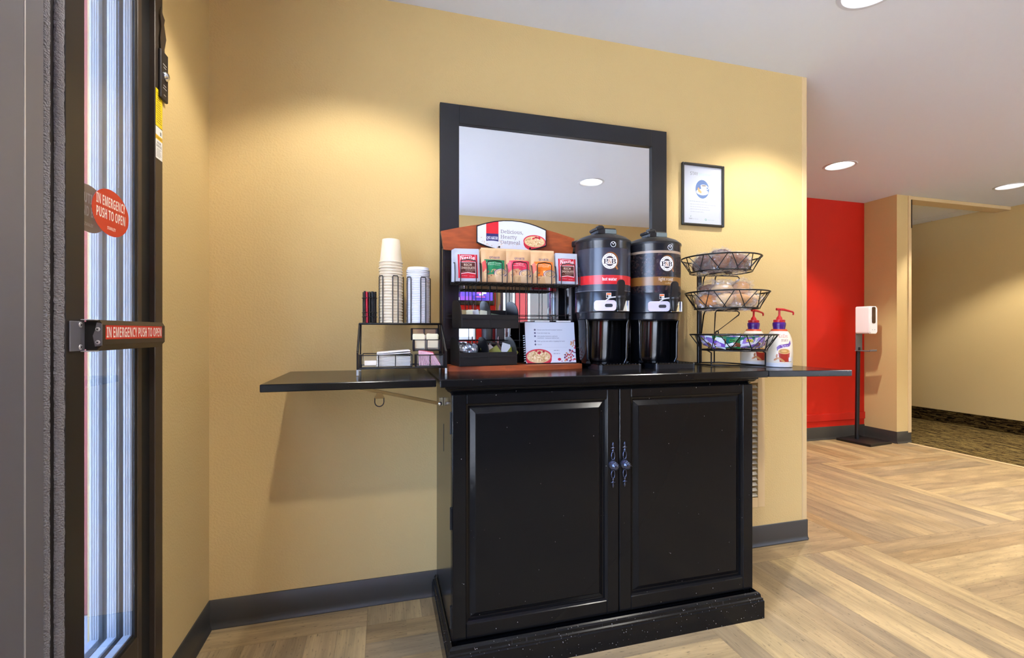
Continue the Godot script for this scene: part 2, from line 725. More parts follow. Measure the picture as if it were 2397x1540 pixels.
func build_shell():
	var s := S()
	# with the recess of the air grille left open
	span(s, Vector3(-0.8, 0, -1.8), Vector3(2.135, CEIL, -0.1))
	span(s, Vector3(-0.8, 0, -0.1), Vector3(1.5, CEIL, 0))
	span(s, Vector3(1.842, 0, -0.1), Vector3(2.135, CEIL, 0))
	span(s, Vector3(1.5, 0, -0.1), Vector3(1.842, 0.25, 0))
	span(s, Vector3(1.5, 0.836, -0.1), Vector3(1.842, CEIL, 0))
	structure("wall_back", s, M.tan_wall, "long tan textured wall behind the black coffee cabinet", "wall")
	s = S()
	span(s, Vector3(2.129, 0.105, -1.74), Vector3(2.157, CEIL, 0.003), 0.002)
	span(s, Vector3(2.126, 0.105, 0.0), Vector3(2.129, CEIL, 0.0012))
	structure("trim_1", s, M.tan_trim, "smooth tan corner guard on the end of the coffee wall", "corner guard")
	s = S()
	span(s, Vector3(-0.8, 0, 0), Vector3(-0.62, CEIL, 0.376))
	span(s, Vector3(-0.8, 2.16, 0.376), Vector3(-0.62, CEIL, 3.3))
	span(s, Vector3(-0.8, 0, 3.3), Vector3(-0.62, CEIL, 3.4))
	structure("wall_left", s, M.tan_wall, "narrow tan wall between the glass entrance and the corner", "wall")
	s = S()
	cove_base(s, Vector3(-0.62, 0, 0), Vector3(2.157, 0, 0), Vector3(0, 0, 1))
	cove_base(s, Vector3(2.157, 0, 0.004), Vector3(2.157, 0, -1.74), Vector3(1, 0, 0))
	structure("baseboard_back", s, M.base_rubber, "dark grey rubber cove base along the long tan wall", "baseboard")
	s = S()
	cove_base(s, Vector3(-0.62, 0, 0), Vector3(-0.62, 0, 0.376), Vector3(1, 0, 0))
	structure("baseboard_left", s, M.base_rubber, "dark grey rubber cove base beside the glass entrance", "baseboard")
	# alcove behind the coffee wall: red wall, return wall with its corner post
	s = S()
	span(s, Vector3(2.157, 0, -1.9), Vector3(4.9, CEIL, -1.74))
	structure("wall_alcove", s, M.red_wall, "bright red wall at the back of the alcove", "wall")
	s = S()
	span(s, Vector3(2.157, 0.19, -1.74), Vector3(4.845, 0.262, -1.728), 0.002)
	structure("trim_2", s, M.red_trim, "red painted rail low on the red alcove wall", "rail")
	s = S()
	cove_base(s, Vector3(2.157, 0, -1.74), Vector3(4.845, 0, -1.74), Vector3(0, 0, 1), 0.13)
	structure("baseboard_alcove", s, M.base_rubber, "grey rubber base under the red alcove wall", "baseboard")
	s = S()
	span(s, Vector3(4.845, 0, -3.6), Vector3(5.0, CEIL, -1.42))
	structure("wall_return", s, M.tan_wall, "tan return wall between the red alcove and the carpeted corridor", "wall")
	s = S()
	span(s, Vector3(4.99, 0.1, -1.62), Vector3(5.032, CEIL, -1.412), 0.003)
	structure("trim_3", s, M.tan_trim, "tan jamb trim at the mouth of the carpeted corridor", "door jamb")
	s = S()
	span(s, Vector3(5.023, 2.12, -1.412), Vector3(5.031, 2.4, -1.407), 0.001)
	structure("trim_4", s, M.hinge_steel, "dark metal strike strip high on the corridor jamb", "strike strip")
	s = S()
	cove_base(s, Vector3(4.845, 0, -1.74), Vector3(4.845, 0, -1.42), Vector3(-1, 0, 0), 0.115)
	cove_base(s, Vector3(4.841, 0, -1.42), Vector3(5.032, 0, -1.42), Vector3(0, 0, 1), 0.115)
	structure("baseboard_return", s, M.base_rubber, "grey rubber base wrapped round the tan return wall", "baseboard")
	s = S()
	span(s, Vector3(5.0, 2.405, -1.56), Vector3(6.5, CEIL, -1.42), 0.002)
	structure("trim_5", s, M.tan_trim, "tan header beam over the mouth of the corridor", "beam")
	s = S()
	span(s, Vector3(6.5, 0, -3.7), Vector3(6.65, 2.6, 3.5))
	structure("wall_right", s, M.tan_wall, "tan corridor wall at the right edge of the picture", "wall")
	s = S()
	span(s, Vector3(4.9, 0, -3.75), Vector3(6.6, 2.6, -3.6))
	structure("wall_corridor_end", s, M.tan_wall, "tan wall closing the far end of the corridor", "wall")
	s = S()
	span(s, Vector3(6.486, 0, -3.6), Vector3(6.5, 0.152, 3.4), 0.003)
	structure("baseboard_right", s, M.carpet_base, "dark carpet base along the corridor wall", "baseboard")
	# ceilings
	var c := CSGCombiner3D.new()
	c.name = numbered("ceiling")
	add_child(c)
	tag(c, "smooth white painted ceiling with round recessed lights", "ceiling", "", "structure")
	for b in [[Vector3(-0.8, CEIL, -1.42), Vector3(6.6, CEIL + 0.16, 3.5)], [Vector3(2.1, CEIL, -1.9), Vector3(5.0, CEIL + 0.16, -1.41)]]:
		var k := CSGBox3D.new()
		k.name = "slab"
		k.size = b[1] - b[0]
		k.position = (b[0] + b[1]) / 2
		k.material = M.ceiling_paint
		c.add_child(k, true)
	for p in lamp_spots():
		var k := CSGCylinder3D.new()
		k.name = "hole"
		k.operation = CSGShape3D.OPERATION_SUBTRACTION
		k.radius = 0.105
		k.height = 0.3
		k.sides = 40
		k.position = Vector3(p.x, CEIL + 0.14, p.y)
		k.material = M.ceiling_paint
		c.add_child(k, true)
	var t := thing("ceiling", "white tile ceiling of the carpeted corridor", "ceiling", Vector3.ZERO, 0.0, "", "structure")
	s = S()
	span(s, Vector3(4.9, 2.475, -3.7), Vector3(6.55, 2.6, -1.42))
	part(t, "backing", s, M.device_dark)
	for i in 3:
		for j in 4:
			s = S()
			var x0 := 5.04 + i * 0.6
			var z0 := -1.57 - j * 0.6
			span(s, Vector3(x0 + 0.007, 2.452, z0 - 0.586), Vector3(minf(x0 + 0.593, 6.498), 2.475, z0), 0.003)
			part(t, "tile", s, M.tile_white)


func lamp_spots() -> Array:
	return [Vector2(-0.1, 0.58), Vector2(1.85, 0.57), Vector2(3.8, 0.57), Vector2(5.6, 0.57), Vector2(-0.1, 1.92), Vector2(1.8, 1.92), Vector2(3.8, 1.92), Vector2(5.6, 1.92), Vector2(3.56, -0.96), Vector2(5.585, -0.95)]


func build_lights():
	var power := [0.68, 1.1, 1.4, 1.45, 0.95, 1.1, 1.3, 1.4, 1.6, 1.75]
	var labels := ["recessed ceiling light nearest the glass entrance, over the left leaf", "recessed ceiling light at the top edge, above the pump bottles", "recessed ceiling light beyond the right edge, level with the coffee wall", "recessed ceiling light over the carpet beyond the right edge", "recessed ceiling light behind the camera by the entrance", "recessed ceiling light that shows in the mirror", "recessed ceiling light behind the camera in mid room", "recessed ceiling light behind the camera over the carpet", "recessed ceiling light in front of the red alcove wall", "recessed ceiling light in front of the corridor mouth"]
	var spots := lamp_spots()
	var ring := S()
	lathe(ring, [Vector2(0.098, 0.0), Vector2(0.1, -0.004), Vector2(0.114, -0.004), Vector2(0.118, 0.0)], 40)
	lathe(ring, [Vector2(0.1, -0.003), Vector2(0.101, 0.06)], 40)
	var ring_mesh := mesh_of(ring)
	var can := S()
	lathe(can, [Vector2(0.0985, 0.0), Vector2(0.094, 0.045)], 40)
	var can_mesh := mesh_of(can)
	var lens := S()
	lathe(lens, [Vector2(0.0, 0.034), Vector2(0.06, 0.036), Vector2(0.094, 0.042), Vector2(0.094, 0.05), Vector2(0.0, 0.05)], 40)
	var lens_mesh := mesh_of(lens)
	for i in spots.size():
		var t := thing("recessed_light", labels[i], "ceiling light", Vector3(spots[i].x, CEIL, spots[i].y), 0.0, "recessed ceiling lights")
		part(t, "trim_ring", ring_mesh, M.white_metal)
		part(t, "reflector", can_mesh, M.white_metal)
		part(t, "lens", lens_mesh, M.lens_glow)
		var l := SpotLight3D.new()
		l.name = "lamp"
		l.light_color = Color(1.0, 0.975, 0.94)
		l.light_energy = power[i]
		l.light_size = 0.035
		l.spot_angle = 55.0
		l.spot_angle_attenuation = 0.38
		l.spot_range = 12.0
		l.spot_attenuation = 2.0
		l.shadow_enabled = true
		l.rotation_degrees = Vector3(-90, 0, 0)
		l.position = Vector3(0, 0.012, 0)
		t.add_child(l)


func build_floor():
	var t := thing("floor", "oak-look vinyl planks laid in squares of alternating direction", "floor", Vector3.ZERO, 0.0, "", "structure")
	var s := S()
	span(s, Vector3(-0.8, -0.12, -3.7), Vector3(6.6, -0.004, 3.5))
	part(t, "subfloor", s, M.subfloor)
	var B := 1.2235
	var n := 12
	var w := B / n
	var r := RandomNumberGenerator.new()
	r.seed = 31
	for bi in range(-1, 5):
		for bj in range(-2, 3):
			var x0 := -0.06 + bi * B
			var z0 := 0.137 + bj * B
			var along_x := (bi + bj) % 2 == 0
			for k in n:
				var lo := Vector2(x0, z0 + k * w) if along_x else Vector2(x0 + k * w, z0)
				var hi := lo + (Vector2(B, w) if along_x else Vector2(w, B))
				var off := Vector2(r.randf(), 0)
				var kind := r.randi() % 6
				lo.x = maxf(lo.x, -0.62)
				hi.x = minf(hi.x, 4.97)
				lo.y = maxf(lo.y, -1.74)
				hi.y = minf(hi.y, 3.4)
				if lo.x < 2.157:
					if hi.y <= 0.012:
						if hi.x <= 2.17: continue
						lo.x = 2.157
					elif lo.y < 0.0 and hi.x < 2.16:
						lo.y = 0.0
				if hi.x - lo.x < 0.01 or hi.y - lo.y < 0.01: continue
				plank(t, lo, hi, along_x, off, kind)
	s = S()
	span(s, Vector3(4.97, -0.004, -1.42), Vector3(5.0, 0.003, 3.4), 0.002)
	part(t, "edge_strip", s, M.tan_trim)
	s = S()
	span(s, Vector3(5.0, -0.02, -3.6), Vector3(6.5, 0.004, 3.4))
	single("carpet", s, M.carpet_stripe, "brown and gold striped carpet of the corridor", "carpet", Vector3.ZERO, Basis.IDENTITY, "", "structure")


func plank(t: Node, lo: Vector2, hi: Vector2, along_x: bool, off: Vector2, kind: int):
	var s := S()
	var g := 0.00035
	var y := 0.0
	var a := Vector3(lo.x + g, y, hi.y - g)
	var b := Vector3(hi.x - g, y, hi.y - g)
	var c := Vector3(hi.x - g, y, lo.y + g)
	var d := Vector3(lo.x + g, y, lo.y + g)
	var L := 1.3
	var uv: Array
	var dx := (hi.x - lo.x)
	var dz := (hi.y - lo.y)
	if along_x: uv = [off + Vector2(0, 1), off + Vector2(dx / L, 1), off + Vector2(dx / L, 0), off]
	else: uv = [off + Vector2(0, 0), off + Vector2(0, 1), off + Vector2(dz / L, 1), off + Vector2(dz / L, 0)]
	face(s, [a, b, c, d], Vector3.UP, uv)
	var dn := Vector3(0, -0.004, 0)
	for q in [[a, b, Vector3(0, 0, 1)], [b, c, Vector3.RIGHT], [c, d, Vector3(0, 0, -1)], [d, a, Vector3.LEFT]]:
		face(s, [q[0], q[1], q[1] + dn, q[0] + dn], q[2], [off, off, off, off])
	face(s, [a + dn, b + dn, c + dn, d + dn], Vector3.DOWN, [off, off, off, off])
	part(t, "plank", s, M["oak_%d" % kind])


# ---------------------------------------------------------------- the glass entrance at the left

func oval_page(lines: Array, ground: Color, ink: Color) -> Image:
	var img := page(616, 440, ground)
	for l in lines:
		write(img, l[0], Vector2(308, l[1]), l[2], ink, "bold", l[3], true)
	return img


func oval(st: SurfaceTool, x: float, y: float, z: float, rz: float, ry: float, thick: float):
	var pts := PackedVector2Array()
	for i in 40:
		pts.append(Vector2(cos(TAU * i / 40) * rz, sin(TAU * i / 40) * ry))
	# local x runs towards -z (to the right as seen from inside), local z towards +x
	prism(st, pts, 0.0, thick, Transform3D(Basis(Vector3(0, 0, -1), Vector3.UP, Vector3.RIGHT), Vector3(x, y, z)), Rect2(-rz, -ry, 2 * rz, 2 * ry))


func screw(parent: Node, at: Vector3, n: Vector3, r := 0.0042):
	var s := S()
	var b := Basis(Quaternion(Vector3.UP, n))
	lathe(s, [Vector2(r, 0.0), Vector2(r * 0.95, 0.0008), Vector2(r * 0.5, 0.0016), Vector2(0, 0.0018)], 14, Transform3D(b, at))
	var o := part(parent, "screw", s, M.pale_metal)
	s = S()
	for k in 2:
		var q := b * Basis(Vector3.UP, 0.6 + k * PI / 2)
		box(s, at + n * 0.0017, Vector3(r * 1.1, 0.0004, r * 0.28), 0.0, q)
	part(o, "slot", s, M.black_rubber)


func build_entry():
	var X := -0.618
	# outside
	var s := S()
	span(s, Vector3(-14, -0.2, -10), Vector3(-0.8, -0.02, 14))
	single("pavement", s, M.ground_grey, "grey pavement outside the glass entrance", "pavement", Vector3.ZERO, Basis.IDENTITY, "", "structure")
	s = S()
	span(s, Vector3(-2.4, -0.02, -0.6), Vector3(-0.86, 3.2, -0.25), 0.01)
	single("pier", s, M.stucco_red, "pinkish red stucco pier outside the entrance glass", "pier", Vector3.ZERO, Basis.IDENTITY, "", "structure")
	# far jamb
	var j := thing("trim", "dark bronze metal jamb of the glass entrance, with lock and stickers", "door jamb", Vector3.ZERO, 0.0, "", "structure")
	j.name = "trim_6"
	s = S()
	span(s, Vector3(-0.7, 0, 0.378), Vector3(X, 2.16, 0.424), 0.002)
	part(j, "jamb", s, M.bronze_metal)
	s = S()
	span(s, Vector3(-0.7, 0, 0.424), Vector3(-0.632, 2.16, 0.498))
	part(j, "channel", s, M.black_rubber)
	s = S()
	span(s, Vector3(X, 1.765, 0.362), Vector3(X + 0.008, 1.905, 0.408), 0.002)
	var lock := part(j, "lock_plate", s, M.dark_metal)
	s = S()
	lathe(s, [Vector2(0.013, 0), Vector2(0.013, 0.004), Vector2(0.008, 0.01), Vector2(0, 0.012)], 18, Transform3D(Basis(Vector3(0, 0, 1), -PI / 2), Vector3(X + 0.008, 1.835, 0.385)))
	part(lock, "cylinder", s, M.chrome)
	s = S()
	for k in [[1.866, 0.022], [1.858, 0.016], [1.806, 0.016], [1.798, 0.022], [1.779, 0.012]]:
		span(s, Vector3(X + 0.0078, k[0], 0.385 - k[1] / 2), Vector3(X + 0.0084, k[0] + 0.002, 0.385 + k[1] / 2))
	part(lock, "marks", s, M.pale_metal)
	# torn black cover above the lock
	var flap := PackedVector2Array([Vector2(0.0, 0.14), Vector2(0.011, 0.125), Vector2(0.024, 0.117), Vector2(0.019, 0.1), Vector2(0.033, 0.065), Vector2(0.022, 0.03), Vector2(0.024, -0.005), Vector2(0.012, 0.006), Vector2(0.002, 0.012), Vector2(-0.004, 0.05), Vector2(0.004, 0.085), Vector2(-0.003, 0.11)])
	s = S()
	prism(s, flap, 0.0, 0.0015, Transform3D(Basis(Vector3(0, 0, -1), Vector3.UP, Vector3.RIGHT), Vector3(X + 0.004, 1.885, 0.402)))
	part(j, "torn_cover", s, M.bronze_metal)
	var img := page(128, 300, rgb(240, 206, 20))
	for k in 14: rect(img, 14 + (k % 3) * 5, 30 + k * 18, 100 - (k * 37) % 40, 5, rgb(90, 76, 20))
	var ym := printed("yellow_sticker", img, 0.4)
	s = S()
	sheet(s, Vector3(X + 0.0006, 1.68, 0.423), Vector3(X + 0.0006, 1.68, 0.382), Vector3(X + 0.0006, 1.785, 0.382), Vector3(X + 0.0006, 1.785, 0.423), Vector3.RIGHT)
	part(j, "yellow_sticker", s, ym)
	img = page(128, 300, rgb(236, 236, 232))
	rect(img, 0, 78, 128, 42, rgb(240, 190, 20))
	write(img, "STANLEY", Vector2(64, 110), 20, rgb(40, 36, 30), "bold", 104, true)
	write(img, "DOOR", Vector2(64, 158), 22, rgb(40, 36, 30), "bold", 70, true)
	write(img, "SERVICE", Vector2(64, 188), 22, rgb(40, 36, 30), "bold", 100, true)
	for k in 6: rect(img, 18, 204 + k * 14, 92 - (k * 23) % 30, 4, rgb(90, 88, 86))
	rect(img, 84, 30, 24, 34, rgb(120, 120, 118))
	s = S()
	sheet(s, Vector3(X + 0.0006, 1.588, 0.423), Vector3(X + 0.0006, 1.588, 0.382), Vector3(X + 0.0006, 1.678, 0.382), Vector3(X + 0.0006, 1.678, 0.423), Vector3.RIGHT)
	part(j, "service_sticker", s, printed("service_sticker", img, 0.4))
	# the narrow glass panel
	var d := thing("door", "narrow glass door panel in a dark frame, red oval sticker and push bar", "door", Vector3.ZERO, 0.0, "", "structure")
	d.name = "door_1"
	for z in [[0.498, 0.519, "stile"], [0.743, 0.806, "stile"]]:
		s = S()
		span(s, Vector3(-0.66, 0.02, z[0]), Vector3(X, 2.14, z[1]), 0.0015)
		part(d, z[2], s, M.bronze_metal if z[0] < 0.6 else M.dark_metal)
	s = S()
	span(s, Vector3(-0.66, 0.02, 0.519), Vector3(X, 0.3, 0.743), 0.0015)
	part(d, "bottom_rail", s, M.bronze_metal)
	s = S()
	span(s, Vector3(-0.66, 2.06, 0.519), Vector3(X, 2.14, 0.743), 0.0015)
	part(d, "top_rail", s, M.bronze_metal)
	s = S()
	span(s, Vector3(-0.66, 0.3, 0.519), Vector3(-0.6195, 2.06, 0.531), 0.001)
	span(s, Vector3(-0.66, 0.3, 0.531), Vector3(-0.6195, 0.31, 0.743), 0.001)
	part(d, "gasket", s, M.black_rubber)
	s = S()
	span(s, Vector3(-0.626, 0.3, 0.52), Vector3(-0.622, 2.06, 0.743))
	part(d, "pane", s, M.door_glass)
	s = S()
	oval(s, -0.6218, 1.377, 0.634, 0.077, 0.0545, 0.0004)
	img = oval_page([["IN EMERGENCY", 172, 92, 480], ["PUSH TO OPEN", 292, 92, 480], ["STANLEY", 384, 30, 140]], rgb(206, 52, 24), rgb(246, 236, 226))
	part(d, "emergency_sticker", s, printed("emergency_sticker", img, 0.4))
	# push bar
	s = S()
	var y0 := 1.055
	var y1 := 1.122
	var xo := -0.584
	var prof := PackedVector2Array([Vector2(X + 0.004, y0), Vector2(xo - 0.012, y0), Vector2(xo, y0 + 0.014), Vector2(xo, y1 - 0.01), Vector2(xo - 0.006, y1), Vector2(X + 0.004, y1)])
	prism(s, prof, 0.452, 0.746)
	var bar := part(d, "push_bar", s, M.bronze_metal)
	s = S()
	var cap_prof := PackedVector2Array([Vector2(X + 0.004, y0 + 0.008), Vector2(xo - 0.014, y0 + 0.008), Vector2(xo - 0.006, y0 + 0.018), Vector2(xo - 0.006, y1 - 0.014), Vector2(xo - 0.012, y1 - 0.006), Vector2(X + 0.004, y1 - 0.006)])
	prism(s, cap_prof, 0.438, 0.452)
	part(bar, "end_cap", s, M.bronze_metal)
	s = S()
	span(s, Vector3(X, y0 + 0.004, 0.742), Vector3(xo - 0.01, y1 - 0.004, 0.7475))
	part(bar, "open_end", s, M.black_rubber)
	for yy in [y0 - 0.001, y1 - 0.001]:
		s = S()
		span(s, Vector3(X, yy, 0.743), Vector3(xo - 0.008, yy + 0.002, 0.758), 0.0005)
		part(bar, "lip", s, M.pale_metal)
	s = S()
	var tongue := PackedVector2Array([Vector2(xo, y0 + 0.012), Vector2(xo, y1 - 0.008), Vector2(xo - 0.009, y1 - 0.006), Vector2(xo - 0.012, y1 - 0.022), Vector2(xo - 0.016, y0 + 0.033), Vector2(xo - 0.012, y0 + 0.01)])
	prism(s, tongue, 0.7475, 0.7505)
	var tg := part(bar, "end_plate", s, M.grey_metal)
	screw(tg, Vector3(xo - 0.007, y1 - 0.02, 0.7505), Vector3(0, 0, 1), 0.0045)
	screw(tg, Vector3(xo - 0.007, y0 + 0.019, 0.7505), Vector3(0, 0, 1), 0.0045)
	s = S()
	span(s, Vector3(X, y0 + 0.001, 0.748), Vector3(X + 0.003, y1 - 0.003, 0.796), 0.001)
	var br := part(d, "bracket", s, M.grey_metal)
	screw(br, Vector3(X + 0.003, y1 - 0.011, 0.763), Vector3.RIGHT, 0.006)
	screw(br, Vector3(X + 0.003, y0 + 0.009, 0.763), Vector3.RIGHT, 0.006)
	img = page(1024, 128, rgb(206, 44, 24))
	write(img, "IN EMERGENCY PUSH TO OPEN", Vector2(512, 112), 96, rgb(246, 236, 226), "bold", 990, true)
	s = S()
	sheet(s, Vector3(xo + 0.0005, 1.08, 0.737), Vector3(xo + 0.0005, 1.08, 0.47), Vector3(xo + 0.0005, 1.111, 0.47), Vector3(xo + 0.0005, 1.111, 0.737), Vector3.RIGHT)
	part(bar, "bar_sticker", s, printed("bar_sticker", img, 0.4))
	# the white ribbed frame outside the panel
	var f := thing("door", "white ribbed outer door frame seen through the narrow glass panel", "door frame", Vector3.ZERO, 0.0, "", "structure")
	f.name = "door_2"
	for k in 3:
		var x1: float = [-0.6265, -0.660, -0.697][k]
		var x0: float = [-0.645, -0.680, -0.717][k]
		s = S()
		span(s, Vector3(x0, 0.305, 0.5), Vector3(x1, 2.1, 0.532), 0.001)
		for q in 3: span(s, Vector3(x0 + 0.004 + q * 0.005, 0.305, 0.53), Vector3(x0 + 0.0055 + q * 0.005, 2.1, 0.5335))
		part(f, "upright_rib", s, M.rib_white)
		s = S()
		span(s, Vector3(x0, 0.26, 0.5), Vector3(x1, 0.3155, 0.806), 0.001)
		part(f, "sill_rib", s, M.rib_white)
	s = S()
	span(s, Vector3(-0.718, 0.0, 0.5), Vector3(-0.627, 2.14, 0.516))
	span(s, Vector3(-0.718, 0.0, 0.5), Vector3(-0.627, 0.298, 0.806))
	part(f, "channel", s, M.channel_grey)
	s = S()
	span(s, Vector3(-0.6555, 0.31, 0.534), Vector3(-0.6525, 2.06, 0.743))
	part(f, "outer_pane", s, M.glass)
	s = S()
	oval(s, -0.652, 1.379, 0.663, 0.077, 0.0545, 0.0004)
	img = oval_page([["CAUTION", 172, 92, 330], ["STAND BACK", 292, 92, 430], ["STANLEY", 384, 30, 140]], rgb(150, 122, 104), rgb(216, 206, 196))
	part(f, "caution_sticker", s, printed("caution_sticker", img, 0.5))
	# near panel with two pile strips on its edge
	var g := thing("door", "grey metal door panel edge with two fuzzy pile strips, nearest the camera", "door", Vector3.ZERO, 0.0, "", "structure")
	g.name = "door_3"
	s = S()
	span(s, Vector3(-0.72, 0.0, 0.806), Vector3(-0.622, 2.16, 0.878))
	part(g, "edge_channel", s, M.dark_metal)
	s = S()
	span(s, Vector3(-0.72, 0.0, 0.878), Vector3(-0.612, 2.16, 0.924), 0.001)
	part(g, "stile", s, M.grey_metal)
	s = S()
	span(s, Vector3(-0.72, 0.0, 0.924), Vector3(-0.6115, 2.16, 0.927))
	part(g, "bright_seam", s, M.pale_metal)
	s = S()
	span(s, Vector3(-0.72, 0.0, 0.927), Vector3(-0.612, 2.16, 1.06), 0.001)
	part(g, "stile", s, M.grey_metal)
	for z in [0.864, 0.8225]:
		part(g, "pile_strip", pile(Vector3(-0.6215, 0.0, z), 0.0115, 2.16, int(z * 1000)), M.felt)
	for z in [3.2]:
		s = S()
		span(s, Vector3(-0.7, 0.0, z), Vector3(-0.612, 2.16, 3.3), 0.001)
		part(g, "stile", s, M.dark_metal)
	s = S()
	span(s, Vector3(-0.68, 0.02, 1.06), Vector3(-0.63, 0.25, 3.2), 0.001)
	part(g, "bottom_rail", s, M.dark_metal)
	s = S()
	span(s, Vector3(-0.68, 2.06, 1.06), Vector3(-0.63, 2.16, 3.2), 0.001)
	part(g, "top_rail", s, M.dark_metal)
	s = S()
	span(s, Vector3(-0.657, 0.25, 1.06), Vector3(-0.653, 2.06, 3.2))
	part(g, "pane", s, M.glass)


func pile(at: Vector3, r: float, h: float, sd: int) -> Mesh:
	var s := S()
	s.set_smooth_group(0)
	var nz := FastNoiseLite.new()
	nz.seed = sd
	nz.frequency = 1.0
	var ny := 420
	var na := 9
	var P := func(i: int, j: int) -> Vector3:
		var a := -PI / 2 + PI * i / na
		var y := h * j / ny
		var k := r * (1.0 + 0.07 * nz.get_noise_2d(y * 14.0, a) + 0.16 * nz.get_noise_2d(y * 260.0, a * 9.0))
		return at + Vector3(cos(a) * k * 0.8, y, sin(a) * k + 0.0015 * nz.get_noise_1d(y * 6.0))
	for i in na:
		for jj in ny:
			var q := [P.call(i, jj), P.call(i + 1, jj), P.call(i + 1, jj + 1), P.call(i, jj + 1)]
			face(s, q, q[0] - at - Vector3(0, q[0].y, 0))
	return mesh_of(s)


# ---------------------------------------------------------------- behind the camera: what the mirror shows

func build_far_side():
	# air return grille in the wall beside the cabinet
	var t := thing("wall_grille", "louvred air grille in the tan wall, half hidden by the black cabinet", "air grille", Vector3(0, 0, 0), 0.0)
	var s := S()
	span(s, Vector3(1.44, 0.2, 0.0), Vector3(1.5, 0.862, 0.003), 0.001)
	span(s, Vector3(1.842, 0.2, 0.0), Vector3(1.885, 0.862, 0.003), 0.001)
	span(s, Vector3(1.5, 0.2, 0.0), Vector3(1.842, 0.25, 0.003), 0.001)
	span(s, Vector3(1.5, 0.836, 0.0), Vector3(1.842, 0.862, 0.003), 0.001)
	part(t, "frame", s, M.tan_trim)
	for k in 21:
		s = S()
		var y := 0.262 + k * 0.0277
		box(s, Vector3(1.671, y, -0.006), Vector3(0.342, 0.0015, 0.018), 0.0, Basis(Vector3.RIGHT, 0.75))
		part(t, "slat", s, M.grille_slat)


